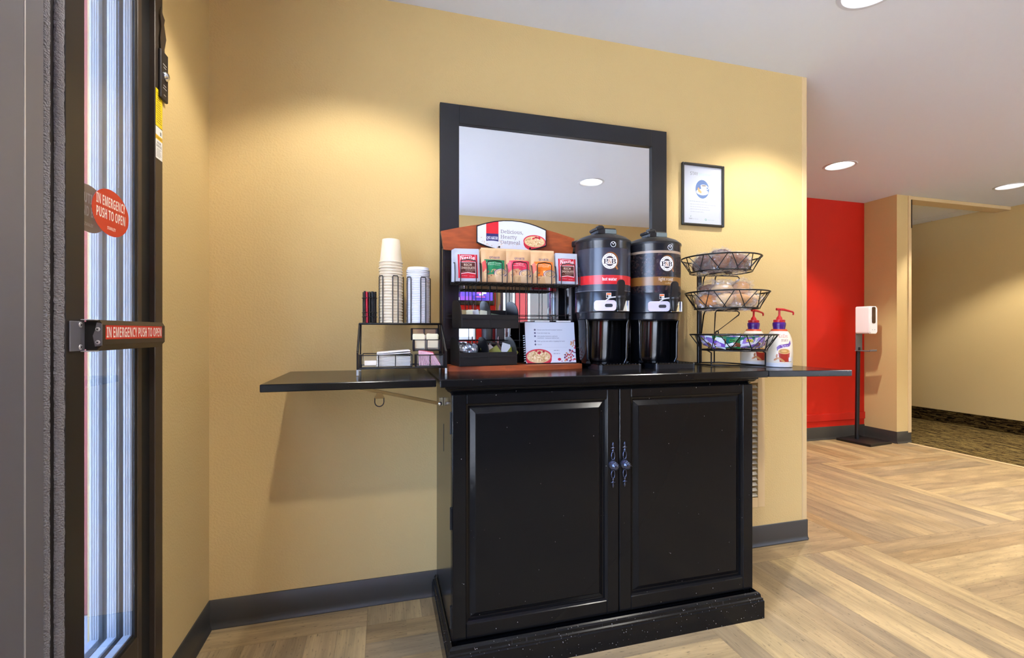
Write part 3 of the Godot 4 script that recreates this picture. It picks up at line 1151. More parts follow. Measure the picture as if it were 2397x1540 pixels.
func build_back_of_room():
	var s := S()
	# wall with a window opening x 1.33..2.6, y 0.5..1.95
	span(s, Vector3(-0.8, 0, 3.4), Vector3(1.33, CEIL, 3.55))
	span(s, Vector3(2.6, 0, 3.4), Vector3(4.3, CEIL, 3.55))
	span(s, Vector3(6.2, 0, 3.4), Vector3(6.6, CEIL, 3.55))
	span(s, Vector3(4.3, 0, 3.4), Vector3(6.2, 0.5, 3.55))
	span(s, Vector3(4.3, 2.1, 3.4), Vector3(6.2, CEIL, 3.55))
	span(s, Vector3(1.33, 0, 3.4), Vector3(2.6, 0.95, 3.55))
	span(s, Vector3(1.33, 1.95, 3.4), Vector3(2.6, CEIL, 3.55))
	structure("wall_rear", s, M.tan_wall, "tan wall behind the camera, seen in the mirror", "wall")
	s = S()
	span(s, Vector3(-0.3, 0.9, 3.385), Vector3(1.27, 2.05, 3.4))
	structure("wall_accent", s, M.red_wall, "red panel behind the television, seen in the mirror", "wall panel")
	var w := thing("window", "window in the rear wall, seen in the mirror", "window", Vector3.ZERO, 0.0, "", "structure")
	w.name = "window_1"
	s = S()
	span(s, Vector3(1.33, 0.95, 3.42), Vector3(1.37, 1.95, 3.5), 0.002)
	span(s, Vector3(2.56, 0.95, 3.42), Vector3(2.6, 1.95, 3.5), 0.002)
	span(s, Vector3(1.37, 0.95, 3.42), Vector3(2.56, 0.99, 3.5), 0.002)
	span(s, Vector3(1.37, 1.91, 3.42), Vector3(2.56, 1.95, 3.5), 0.002)
	part(w, "frame", s, M.grey_metal)
	for x in [1.95]:
		s = S()
		span(s, Vector3(x, 0.99, 3.43), Vector3(x + 0.04, 1.91, 3.49), 0.002)
		part(w, "mullion", s, M.grey_metal)
	s = S()
	span(s, Vector3(1.37, 0.99, 3.458), Vector3(2.56, 1.91, 3.462))
	part(w, "pane", s, M.tinted_glass)
	w = thing("window", "wide window in the rear wall beyond the right edge, behind the camera", "window", Vector3.ZERO, 0.0, "", "structure")
	w.name = "window_2"
	s = S()
	span(s, Vector3(4.3, 0.5, 3.42), Vector3(4.34, 2.1, 3.5), 0.002)
	span(s, Vector3(6.16, 0.5, 3.42), Vector3(6.2, 2.1, 3.5), 0.002)
	span(s, Vector3(4.34, 0.5, 3.42), Vector3(6.16, 0.54, 3.5), 0.002)
	span(s, Vector3(4.34, 2.06, 3.42), Vector3(6.16, 2.1, 3.5), 0.002)
	part(w, "frame", s, M.grey_metal)
	s = S()
	span(s, Vector3(5.23, 0.54, 3.43), Vector3(5.27, 2.06, 3.49), 0.002)
	part(w, "mullion", s, M.grey_metal)
	s = S()
	span(s, Vector3(4.34, 0.54, 3.458), Vector3(6.16, 2.06, 3.462))
	part(w, "pane", s, M.glass)
	# facade across the street
	var f := thing("building", "pale stone building with red doors across the street, seen in the mirror", "building", Vector3.ZERO, 0.0, "", "structure")
	s = S()
	span(s, Vector3(-8, -0.02, 16.0), Vector3(22, 5.5, 17.0))
	part(f, "wall", s, M.stone_grey)
	for x in [4.06, 5.1]:
		s = S()
		span(s, Vector3(x - 0.12, -0.02, 15.96), Vector3(x + 0.62, 4.3, 16.0), 0.01)
		var fr := part(f, "door_surround", s, M.surround_pale)
		s = S()
		span(s, Vector3(x, -0.02, 15.93), Vector3(x + 0.5, 4.1, 15.96), 0.01)
		part(fr, "red_door", s, M.door_red)
	s = S()
	span(s, Vector3(-8, -0.2, 3.55), Vector3(22, -0.02, 16.0))
	single("street", s, M.ground_grey, "grey street outside the rear window", "street", Vector3.ZERO, Basis.IDENTITY, "", "structure")
	# television
	var img := page(512, 288, rgb(90, 70, 190))
	var r := RandomNumberGenerator.new()
	r.seed = 4
	var cols := [rgb(150, 140, 240), rgb(60, 50, 150), rgb(210, 205, 250), rgb(120, 70, 170), rgb(240, 240, 255), rgb(180, 90, 160)]
	for k in 90:
		rect(img, r.randi_range(0, 480), r.randi_range(0, 270), r.randi_range(12, 90), r.randi_range(6, 30), cols[r.randi() % 6])
	var tm := printed("tv_picture", img, 0.2)
	tm.emission_enabled = true
	tm.emission = Color.BLACK
	tm.emission_texture = tm.albedo_texture
	tm.emission_energy_multiplier = 0.9
	var tv := thing("television", "flat television on the red panel, seen in the mirror", "television", Vector3(0.72, 1.4, 3.33))
	s = S()
	span(s, Vector3(-0.52, 0, 0), Vector3(0.52, 0.62, 0.045), 0.006)
	part(tv, "casing", s, M.gloss_black)
	s = S()
	sheet(s, Vector3(0.5, 0.055, -0.001), Vector3(-0.5, 0.055, -0.001), Vector3(-0.5, 0.6, -0.001), Vector3(0.5, 0.6, -0.001), Vector3(0, 0, -1))
	part(tv, "screen", s, tm)
	# service desk with its devices
	var d := thing("service_desk", "black service desk behind the camera, seen in the mirror", "desk", Vector3.ZERO)
	s = S()
	span(s, Vector3(0.1, 0.94, 2.62), Vector3(1.75, 0.975, 3.3), 0.004)
	part(d, "desk_top", s, M.desk_black)
	s = S()
	span(s, Vector3(0.14, 0, 2.68), Vector3(1.71, 0.94, 3.26))
	part(d, "desk_body", s, M.desk_black)
	var mo := thing("monitor", "white framed computer monitor on the service desk", "monitor", Vector3(0.74, 0.975, 2.9), PI + 0.12)
	s = S()
	box(s, Vector3(0, 0.008, 0), Vector3(0.2, 0.016, 0.14), 0.004)
	part(mo, "foot", s, M.bezel_white)
	s = S()
	box(s, Vector3(0, 0.19, 0), Vector3(0.38, 0.32, 0.03), 0.008, Basis(Vector3.RIGHT, -0.12))
	part(mo, "casing", s, M.bezel_white)
	img = page(64, 48, rgb(226, 234, 244))
	var sm := printed("monitor_picture", img, 0.3)
	sm.emission_enabled = true
	sm.emission = Color.BLACK
	sm.emission_texture = sm.albedo_texture
	sm.emission_energy_multiplier = 0.8
	s = S()
	var q := Basis(Vector3.RIGHT, -0.12)
	var c := Vector3(0, 0.19, 0)
	sheet(s, c + q * Vector3(-0.165, -0.125, 0.0156), c + q * Vector3(0.165, -0.125, 0.0156), c + q * Vector3(0.165, 0.14, 0.0156), c + q * Vector3(-0.165, 0.14, 0.0156), q * Vector3(0, 0, 1))
	part(mo, "screen", s, sm)
	s = S()
	lathe(s, [Vector2(0.0, 0), Vector2(0.055, 0), Vector2(0.06, 0.02), Vector2(0.06, 0.19), Vector2(0.045, 0.21), Vector2(0, 0.212)], 24)
	single("canister", s, M.device_dark, "dark round canister on the service desk", "canister", Vector3(1.07, 0.975, 2.95))
	s = S()
	box(s, Vector3(0, 0.09, 0), Vector3(0.1, 0.18, 0.16), 0.006)
	single("card_printer", s, M.device_dark, "dark upright card printer on the service desk", "printer", Vector3(1.2, 0.975, 2.96))
	var wb := thing("bin", "white box with a green leaf star on the service desk", "box", Vector3(1.4, 0.975, 2.95))
	s = S()
	box(s, Vector3(0, 0.1, 0), Vector3(0.22, 0.2, 0.16), 0.005)
	part(wb, "body", s, M.bezel_white)
	s = S()
	var star := PackedVector2Array()
	for k in 16:
		star.append(Vector2.from_angle(TAU * k / 16) * (0.038 if k % 2 == 0 else 0.02))
	prism(s, star, 0.0, 0.002, Transform3D(Basis(Vector3.UP, PI), Vector3(-0.03, 0.11, -0.08)))
	part(wb, "leaf_star", s, M.leaf_green)

func build_cabinet():
	var t := thing("cabinet", "black painted two-door cabinet with raised panels under the coffee station", "cabinet", Vector3.ZERO)
	var s := S()
	span(s, Vector3(0.212, 0.05, 0.02), Vector3(0.232, 0.905, 0.44), 0.001)
	span(s, Vector3(1.365, 0.05, 0.02), Vector3(1.385, 0.905, 0.44), 0.001)
	span(s, Vector3(0.232, 0.05, 0.02), Vector3(1.365, 0.905, 0.035))
	span(s, Vector3(0.232, 0.05, 0.035), Vector3(1.365, 0.08, 0.44))
	span(s, Vector3(0.232, 0.89, 0.035), Vector3(1.365, 0.905, 0.44))
	part(t, "carcass", s, M.black_paint)
	s = S()
	sheet_profile(s, [Vector2(0.0, 0.0), Vector2(0.018, 0.0), Vector2(0.018, 0.066), Vector2(0.015, 0.070), Vector2(0.015, 0.075), Vector2(0.010, 0.078), Vector2(0.009, 0.088), Vector2(0.005, 0.093), Vector2(0.0, 0.096)], 0.21, 1.387, 0.02, 0.478)
	part(t, "plinth", s, M.chipped_paint)
	s = S()
	sheet_profile(s, [Vector2(0.0, 0.894), Vector2(0.004, 0.899), Vector2(0.012, 0.903), Vector2(0.018, 0.911), Vector2(0.022, 0.913), Vector2(0.022, 0.9195)], 0.212, 1.385, 0.02, 0.442)
	part(t, "cornice", s, M.black_paint)
	s = S()
	span(s, Vector3(0.172, 0.919, 0.006), Vector3(1.443, TOP, 0.478), 0.003)
	part(t, "counter_top", s, M.black_paint)
	for k in 2:
		var x0: float = [0.213, 0.8095][k]
		var x1: float = [0.8065, 1.384][k]
		var ya := 0.099
		var yb := 0.893
		var zf := 0.461
		var zb := 0.441
		var fw := 0.046
		s = S()
		span(s, Vector3(x0, ya, zb), Vector3(x0 + fw, yb, zf), 0.0025)
		span(s, Vector3(x1 - fw, ya, zb), Vector3(x1, yb, zf), 0.0025)
		span(s, Vector3(x0 + fw, ya, zb), Vector3(x1 - fw, ya + 0.05, zf), 0.0025)
		span(s, Vector3(x0 + fw, yb - 0.032, zb), Vector3(x1 - fw, yb, zf), 0.0025)
		var d := part(t, "door", s, M.black_paint)
		s = S()
		raised(s, x0 + fw, ya + 0.05, x1 - fw, yb - 0.032, zf)
		part(d, "panel", s, M.black_paint)
		pull(d, Vector3([0.782, 0.828][k], 0.625, zf))
		if k == 0:
			for y in [0.80, 0.49, 0.17]:
				s = S()
				span(s, Vector3(0.2095, y - 0.035, 0.436), Vector3(0.2135, y + 0.035, 0.452), 0.001)
				lathe(s, [Vector2(0.0035, -0.036), Vector2(0.0035, 0.036)], 10, Transform3D(Basis.IDENTITY, Vector3(0.211, y, 0.444)))
				part(d, "hinge", s, M.hinge_steel)
	s = S()
	span(s, Vector3(0.2112, 0.66, 0.245), Vector3(0.2122, 0.76, 0.25))
	part(t, "slot", s, M.black_rubber)
	# hinged leaves
	var l := thing("drop_leaf", "raised black side leaf left of the cabinet, under the cup organizer", "leaf", Vector3(0.158, 0.0, 0.0))
	s = S()
	span(s, Vector3(-0.503, 0.9205, 0.004), Vector3(0.004, TOP - 0.0015, 0.462), 0.002)
	part(l, "leaf_board", s, M.black_paint)
	s = S()
	box(s, Vector3(-0.13, 0.874, 0.24), Vector3(0.365, 0.012, 0.003), 0.001, Basis(Vector3(0, 0, 1), -0.235))
	var st := part(l, "stay", s, M.brass_steel)
	s = S()
	var ring := []
	for i in 9: ring.append(Vector3(-0.172 + 0.0155 * cos(PI + PI * i / 8.0), 0.849 + 0.0165 * sin(PI + PI * i / 8.0), 0.246))
	tube(s, [Vector3(-0.187, 0.863, 0.246)] + ring + [Vector3(-0.157, 0.863, 0.246)], 0.002, 6)
	part(st, "ring_pull", s, M.dark_metal)
	s = S()
	prism(s, PackedVector2Array([Vector2(-0.019, 0), Vector2(0.019, 0), Vector2(0.008, 0.022), Vector2(-0.008, 0.022)]), 0.0, 0.003, Transform3D(Basis.IDENTITY, Vector3(-0.172, 0.86, 0.2445)))
	part(st, "ring_plate", s, M.brass_steel)
	s = S()
	lathe(s, [Vector2(0.007, 0), Vector2(0.007, 0.004), Vector2(0.003, 0.007), Vector2(0, 0.007)], 12, Transform3D(Basis(Vector3.RIGHT, PI / 2), Vector3(0.042, 0.834, 0.242)))
	span(s, Vector3(0.038, 0.826, 0.236), Vector3(0.053, 0.856, 0.246), 0.001)
	part(st, "stay_bolt", s, M.chrome)
	var rl := thing("drop_leaf", "raised black side leaf right of the cabinet, under the pump bottles", "leaf", Vector3(1.446, TOP - 0.0005, 0.0))
	rl.rotation.z = -0.016
	s = S()
	span(s, Vector3(0.0, -0.0245, 0.02), Vector3(0.42, 0, 0.478), 0.002)
	part(rl, "leaf_board", s, M.black_paint)


func sheet_profile(st: SurfaceTool, prof: Array, x0: float, x1: float, zb: float, zf: float):
	# a moulding that runs round the left, front and right of a cabinet, mitred at the corners
	st.set_smooth_group(-1)
	var at := func(p: Vector2, k: int) -> Vector3:
		match k:
			0: return Vector3(x0 - p.x, p.y, zb)
			1: return Vector3(x0 - p.x, p.y, zf + p.x)
			2: return Vector3(x1 + p.x, p.y, zf + p.x)
		return Vector3(x1 + p.x, p.y, zb)
	var outs := [Vector3(-1, 0, 0), Vector3(0, 0, 1), Vector3(1, 0, 0)]
	for i in prof.size() - 1:
		for k in 3:
			face(st, [at.call(prof[i], k), at.call(prof[i], k + 1), at.call(prof[i + 1], k + 1), at.call(prof[i + 1], k)], outs[k] * (prof[i + 1].y - prof[i].y) + Vector3.UP * (prof[i].x - prof[i + 1].x))
	for e in [0, 3]:
		var ring := []
		for p in prof: ring.append(at.call(p, e))
		ring.append(Vector3(ring[0].x, prof[prof.size() - 1].y, zb))
		face(st, ring, Vector3(0, 0, -1))


func raised(st: SurfaceTool, x0: float, y0: float, x1: float, y1: float, zf: float):
	# sunk groove, bevelled border and flat centre
	var steps := [[0.0, -0.002], [0.006, -0.006], [0.008, -0.0135], [0.013, -0.0135], [0.030, -0.004], [0.033, -0.0035]]
	var ring := func(k: int) -> Array:
		var i: float = steps[k][0]
		var z: float = zf + steps[k][1]
		return [Vector3(x0 + i, y0 + i, z), Vector3(x1 - i, y0 + i, z), Vector3(x1 - i, y1 - i, z), Vector3(x0 + i, y1 - i, z)]
	st.set_smooth_group(-1)
	for k in steps.size() - 1:
		var a: Array = ring.call(k)
		var b: Array = ring.call(k + 1)
		for i in 4:
			face(st, [a[i], a[(i + 1) % 4], b[(i + 1) % 4], b[i]], Vector3(0, 0, 1))
	face(st, ring.call(steps.size() - 1), Vector3(0, 0, 1))


func pull(d: Node, c: Vector3):
	var s := S()
	for g in [-1.0, 1.0]:
		# pierced leaf shaped loops and their finials
		var lp := []
		for i in 14:
			var a := TAU * i / 14
			lp.append(c + Vector3(sin(a) * 0.0065, g * (0.0325 + cos(a) * 0.0145), 0.003))
		tube(s, lp, 0.0019, 6, true)
		lathe(s, [Vector2(0.0, -0.014), Vector2(0.0042, -0.008), Vector2(0.0026, -0.002), Vector2(0.006, 0.003), Vector2(0.0024, 0.007), Vector2(0.0038, 0.014), Vector2(0.0018, 0.021), Vector2(0.0, 0.024)], 9, Transform3D(Basis(Vector3.RIGHT, 0.0 if g > 0 else PI).scaled(Vector3(1, 1, 0.6)), c + Vector3(0, g * 0.058, 0.003)))
		for e in [-1.0, 1.0]:
			lathe(s, [Vector2(0, -0.003), Vector2(0.0025, 0), Vector2(0, 0.003)], 7, Transform3D(Basis.IDENTITY, c + Vector3(e * 0.007, g * 0.061, 0.003)))
			lathe(s, [Vector2(0, -0.003), Vector2(0.0025, 0), Vector2(0, 0.003)], 7, Transform3D(Basis.IDENTITY, c + Vector3(e * 0.0055, g * 0.0165, 0.003)))
	lathe(s, [Vector2(0.0165, 0), Vector2(0.015, 0.004), Vector2(0.008, 0.006), Vector2(0.005, 0.008)], 16, Transform3D(Basis(Vector3.RIGHT, PI / 2), c))
	var o := part(d, "handle", s, M.pewter)
	s = S()
	var T := Transform3D(Basis(Vector3.RIGHT, PI / 2), c + Vector3(0, 0, 0.006))
	lathe(s, [Vector2(0.0045, 0), Vector2(0.0045, 0.008), Vector2(0.0125, 0.012), Vector2(0.0135, 0.016), Vector2(0.009, 0.021), Vector2(0, 0.023)], 16, T)
	for i in 8:
		var a := TAU * i / 8
		lathe(s, [Vector2(0, -0.003), Vector2(0.0032, 0), Vector2(0, 0.003)], 7, Transform3D(Basis.IDENTITY, c + Vector3(cos(a) * 0.0105, sin(a) * 0.0105, 0.025)))
	part(o, "knob", s, M.pewter)


func build_mirror_and_poster():
	var t := thing("mirror", "large mirror in a flat black frame behind the coffee urns", "mirror", Vector3(0, 0, 0.008))
	var x0 := 0.224
	var x1 := 1.29
	var y0 := 0.9465
	var y1 := 2.041
	var fw := 0.079
	var s := S()
	span(s, Vector3(x0, y0, 0), Vector3(x0 + fw, y1, 0.024), 0.0015)
	span(s, Vector3(x1 - fw, y0, 0), Vector3(x1, y1, 0.024), 0.0015)
	span(s, Vector3(x0 + fw, y1 - fw, 0), Vector3(x1 - fw, y1, 0.024), 0.0015)
	span(s, Vector3(x0 + fw, y0, 0), Vector3(x1 - fw, y0 + fw, 0.024), 0.0015)
	part(t, "frame", s, M.frame_black)
	s = S()
	span(s, Vector3(x0 + fw, y0 + fw, 0.002), Vector3(x1 - fw, y1 - fw, 0.011))
	part(t, "mirror_glass", s, M.mirror_silver)
	# framed notice
	var p := thing("framed_notice", "framed white breakfast notice with a blue coffee cup picture", "framed notice", Vector3(1.388, 1.613, 0.0))
	var w := 0.241
	var h := 0.303
	s = S()
	for b in [[0, 0, 0.011, h], [w - 0.011, 0, w, h], [0.011, 0, w - 0.011, 0.011], [0.011, h - 0.011, w - 0.011, h]]:
		span(s, Vector3(b[0], b[1], 0.001), Vector3(b[2], b[3], 0.017), 0.003)
	part(p, "frame", s, mat("frame_gunmetal", rgb(58, 58, 54), 0.35, 0.4))
	var img := page(480, 600, rgb(196, 202, 214))
	write(img, "STAY", Vector2(86, 96), 34, rgb(86, 90, 96), "sans", 96)
	write(img, "nourished.", Vector2(188, 96), 32, rgb(168, 206, 178), "sans", 176)
	ell(img, 236, 236, 92, 104, rgb(236, 240, 246))
	ell(img, 236, 236, 86, 98, rgb(52, 102, 164))
	ell(img, 236, 266, 76, 32, rgb(240, 242, 248))
	ell(img, 236, 262, 60, 22, rgb(222, 228, 238))
	poly(img, PackedVector2Array([Vector2(214, 196), Vector2(296, 196), Vector2(286, 256), Vector2(228, 256)]), rgb(246, 247, 250))
	ell(img, 255, 197, 41, 10, rgb(246, 247, 250))
	ell(img, 255, 198, 33, 6, rgb(80, 60, 50))
	ell(img, 300, 220, 14, 18, rgb(246, 247, 250))
	ell(img, 299, 220, 8, 11, rgb(52, 102, 164))
	poly(img, PackedVector2Array([Vector2(176, 232), Vector2(192, 216), Vector2(204, 240), Vector2(230, 264), Vector2(222, 282), Vector2(186, 268)]), rgb(234, 162, 92))
	scribble(img, 78, 364, 230, 8, rgb(150, 164, 168), 1)
	for k in 4: scribble(img, 86, 394 + k * 26, [330, 240, 252, 170][k], 8, rgb(164, 170, 178), k + 2)
	write(img, "STAY", Vector2(70, 556), 12, rgb(90, 94, 100), "bold", 40)
	scribble(img, 114, 547, 76, 8, rgb(170, 176, 182), 8)
	tri(img, Vector2(92, 536), Vector2(84, 524), Vector2(100, 516), rgb(130, 160, 140))
	ell(img, 280, 552, 12, 12, rgb(120, 170, 150))
	ell(img, 280, 552, 6, 6, rgb(196, 202, 214))
	scribble(img, 302, 549, 96, 8, rgb(170, 186, 186), 9)
	s = S()
	sheet(s, Vector3(0.011, 0.011, 0.006), Vector3(w - 0.011, 0.011, 0.006), Vector3(w - 0.011, h - 0.011, 0.006), Vector3(0.011, h - 0.011, 0.006), Vector3(0, 0, 1))
	part(p, "print", s, printed("notice_print", img, 0.5))
	s = S()
	span(s, Vector3(0.011, 0.011, 0.009), Vector3(w - 0.011, h - 0.011, 0.011))
	part(p, "pane", s, M.poster_glass)

# ---------------------------------------------------------------- cups, lids, napkins, sweeteners

func build_organizer():
	var t := thing("cup_organizer", "black wire organizer for cups, lids and napkins across the left leaf", "organizer", Vector3.ZERO)
	var W := 0.0019
	var s := S()
	var xl := -0.086
	var xr := 0.219
	var zf := 0.262
	var zb := 0.075
	var ysh := 1.126
	# base frame
	tube(s, [Vector3(xl, 0.968, zf), Vector3(xr, 0.968, zf), Vector3(xr, 0.968, zb), Vector3(xl, 0.968, zb)], 0.0032, 6, true)
	for k in 4: tube(s, [Vector3(xl + (xr - xl) * (k + 1) / 5.0, 0.968, zf), Vector3(xl + (xr - xl) * (k + 1) / 5.0, 0.968, zb)], W, 6)
	part(t, "base_frame", s, M.wire_black)
	for x in [xl, xr]:
		s = S()
		box(s, Vector3(x, 0.995, zf), Vector3(0.007, 0.06, 0.012), 0.001)
		tube(s, [Vector3(x, 1.025, zf), Vector3(x * 0.97, ysh, 0.165)], 0.0042, 6)
		part(t, "side_frame", s, M.wire_black)
		s = S()
		tube(s, [Vector3(x, 0.968, zb), Vector3(x * 0.97, ysh, zb)], 0.0032, 6)
		part(t, "rear_leg", s, M.wire_black)
		for z in [zf, zb]:
			s = S()
			lathe(s, [Vector2(0, TOP), Vector2(0.0042, TOP), Vector2(0.0042, 0.968), Vector2(0, 0.968)], 10, Transform3D(Basis.IDENTITY, Vector3(x, 0, z)))
			part(t, "foot", s, M.clear_foot)
	s = S()
	tube(s, [Vector3(xl * 0.97, ysh, 0.175), Vector3(xr * 0.97, ysh, 0.175), Vector3(xr * 0.97, ysh, zb), Vector3(xl * 0.97, ysh, zb)], 0.0035, 6, true)
	for k in 13: tube(s, [Vector3(xl + 0.02 + k * 0.022, ysh, 0.175), Vector3(xl + 0.02 + k * 0.022, ysh, zb)], W, 6)
	part(t, "shelf", s, M.wire_black)
	# loops that hold the stacks
	for c in [[0.027, 0.0475, 1.305], [0.129, 0.0475, 1.303]]:
		for a in [0.35, 1.9, 3.5, 5.4]:
			s = S()
			var p := []
			for k in [[-0.22, 0.0], [-0.22, 0.97], [-0.17, 1.0], [0.17, 1.0], [0.22, 0.97], [0.22, 0.0]]:
				p.append(Vector3(c[0] + sin(a + k[0]) * c[1], ysh + (c[2] - ysh) * k[1], 0.125 + cos(a + k[0]) * c[1]))
			tube(s, p, W, 6)
			part(t, "stack_loop", s, M.wire_black)
	s = S()
	for y in [1.129, 1.152, 1.168, 1.222]:
		var ring := []
		for k in 16: ring.append(Vector3(-0.05 + sin(TAU * k / 16) * 0.027, y, 0.125 + cos(TAU * k / 16) * 0.027))
		tube(s, ring, 0.0015, 5, true)
	for k in 6: tube(s, [Vector3(-0.05 + sin(TAU * k / 6) * 0.027, 1.128, 0.125 + cos(TAU * k / 6) * 0.027), Vector3(-0.05 + sin(TAU * k / 6) * 0.027, 1.224, 0.125 + cos(TAU * k / 6) * 0.027)], 0.0015, 5)
	part(t, "stirrer_cage", s, M.wire_black)
	# wire bins
	for b in [[-0.074, 0.098, 0.972, 1.014, zf - 0.004, 0.12, 3, "napkin_bin"], [0.112, 0.211, 0.972, 1.013, zf - 0.004, 0.205, 2, "sweetener_bin"], [0.108, 0.205, 1.028, 1.066, 0.2, 0.145, 2, "sweetener_bin"], [0.104, 0.2, 1.068, 1.108, 0.145, 0.1, 2, "sweetener_bin"]]:
		s = S()
		for y in [b[2], b[3]]:
			tube(s, [Vector3(b[0], y, b[4]), Vector3(b[1], y, b[4]), Vector3(b[1], y, b[5]), Vector3(b[0], y, b[5])], W, 6, true)
		for z in [b[4], b[5]]:
			for k in b[6] + 1:
				var x: float = b[0] + (b[1] - b[0]) * k / b[6]
				tube(s, [Vector3(x, b[2], z), Vector3(x, b[3], z)], W, 6)
		var o := part(t, b[7], s, M.wire_black)
		s = S()
		span(s, Vector3(b[0] + 0.003, b[2] + 0.002, b[4] - 0.004), Vector3(b[1] - 0.003, b[3], b[4] - 0.0028))
		part(o, "clear_liner", s, M.acrylic)
		if b[7] == "sweetener_bin":
			s = S()
			for x in [b[0], b[1]]: span(s, Vector3(x - 0.0035, b[2] - 0.004, b[4] - 0.008), Vector3(x + 0.0035, b[3] + 0.002, b[4] + 0.003), 0.001)
			span(s, Vector3(b[0], b[2] - 0.003, b[5]), Vector3(b[1], b[2] - 0.0005, b[4]))
			part(o, "bin_side", s, M.wire_black)
		else:
			s = S()
			span(s, Vector3(b[0] - 0.008, b[2] - 0.004, b[4] - 0.006), Vector3(b[0] + 0.001, b[3] + 0.004, b[4] + 0.003), 0.001)
			part(o, "bin_side", s, M.wire_black)
	# cups, nested upside down
	s = S()
	lathe(s, [Vector2(0.0405, 0.0), Vector2(0.0435, 0.0), Vector2(0.0452, 0.0018), Vector2(0.0440, 0.004), Vector2(0.0412, 0.0046), Vector2(0.0325, 0.0885), Vector2(0.0318, 0.0895), Vector2(0.0310, 0.0895), Vector2(0.0305, 0.084), Vector2(0, 0.084)], 32)
	var cup := mesh_of(s)
	for k in 22:
		var top := k == 21
		var lab := "topmost upside-down paper cup, fully visible on the tall cup stack" if top else "cream paper cup nested upside down in the tall cup stack"
		single("paper_cup", cup, M.paper_cup, lab, "cup", Vector3(0.027 + 0.0008 * sin(k * 1.9), 1.1295 + k * 0.0108, 0.125 + 0.0006 * cos(k * 2.3)), Basis.IDENTITY, "" if top else "paper cups in the stack")
	s = S()
	lathe(s, [Vector2(0.0425, 0.0), Vector2(0.0445, 0.0006), Vector2(0.0445, 0.0038), Vector2(0.0412, 0.0048), Vector2(0.0405, 0.0128), Vector2(0.039, 0.0138), Vector2(0.0375, 0.0128), Vector2(0.0368, 0.0085), Vector2(0, 0.0085)], 32)
	var lid := mesh_of(s)
	for k in 31:
		var top := k == 30
		var lab := "topmost white plastic cover on the stack beside the cups" if top else "white plastic cup cover in the stack beside the cups"
		single("cup_cover", lid, M.white_plastic, lab, "cup cover", Vector3(0.129 + 0.0004 * sin(k * 2.1), 1.1295 + k * 0.00665, 0.125), Basis.IDENTITY, "" if top else "cup covers in the stack")
	var r := RandomNumberGenerator.new()
	r.seed = 3
	for k in 18:
		s = S()
		var a := TAU * k / 14.0 if k < 14 else TAU * k / 4.0
		var rr := 0.0195 if k < 14 else 0.009
		var base := Vector3(-0.05 + sin(a) * rr, 1.13, 0.125 + cos(a) * rr)
		tube(s, [base, base + Vector3(sin(a) * 0.002, 0.112 + r.randf() * 0.006, cos(a) * 0.002)], 0.0042, 7)
		var red := k == 13
		single("stir_stick", s, M.stick_red if red else M.gloss_black, "red stir stick among the black ones in the small cage" if red else "black stir stick in the small wire cage", "stir stick", Vector3.ZERO, Basis.IDENTITY, "" if red else "black stir sticks")
	# napkins
	for k in 11:
		s = S()
		var y := 0.974 + k * 0.0043
		box(s, Vector3(0, 0.002, 0), Vector3(0.117, 0.0034, 0.115), 0.0012, Basis(Vector3.UP, r.randf_range(-0.03, 0.03)) * Basis(Vector3(0, 0, 1), 0.0 if k < 8 else 0.025 * (k - 7)))
		var top := k == 10
		single("napkin", s, M.paper_white, "topmost white paper napkin, lifted at one corner, in the wire bin" if top else "white paper napkin in the stack in the wire bin", "napkin", Vector3(0.035, y + (0.0 if k < 8 else (k - 7) * 0.0016), 0.19), Basis.IDENTITY, "" if top else "napkins in the bin")
	s = S()
	box(s, Vector3.ZERO, Vector3(0.04, 0.0015, 0.02), 0.0)
	single("paper_slip", s, M.paper_white, "small white paper slip beside the napkins", "paper slip", Vector3(-0.045, 0.985, 0.22), Basis(Vector3.RIGHT, 0.9))
	# pink and pale sweetener packets
	var pk := S()
	box(pk, Vector3(0, 0.0265, 0), Vector3(0.042, 0.053, 0.0022), 0.0008)
	var pm := mesh_of(pk)
	var rim := S()
	box(rim, Vector3(-0.0212, 0.0265, 0), Vector3(0.0012, 0.053, 0.0028), 0.0)
	var rmesh := mesh_of(rim)
	for k in 15:
		var o := thing("sweetener_packet", "pink sweetener packet leaning in the front wire bin", "packet", Vector3(0.128 + k * 0.0052, 0.9755, 0.233), 0.0, "pink packets in the bin")
		o.basis = Basis(Vector3(0, 0, 1), 0.06 + k * 0.035) * Basis(Vector3.UP, PI / 2 - 0.12)
		part(o, "paper", pm, M.packet_pink)
		part(o, "edge", rmesh, M.packet_pale)
	for k in 9:
		single("sugar_packet", pm, M.paper_cream if k % 3 else M.paper_white, "cream sugar packet standing in the second wire bin of the organizer", "packet", Vector3(0.128 if k < 5 else 0.178, 1.032 + (k % 3) * 0.002, 0.16 + (k % 5) * 0.007), Basis(Vector3(0, 0, 1), [0.02, -0.08][k % 2]) * Basis(Vector3.RIGHT, -0.12), "cream packets in the organizer")


# ---------------------------------------------------------------- oatmeal rack

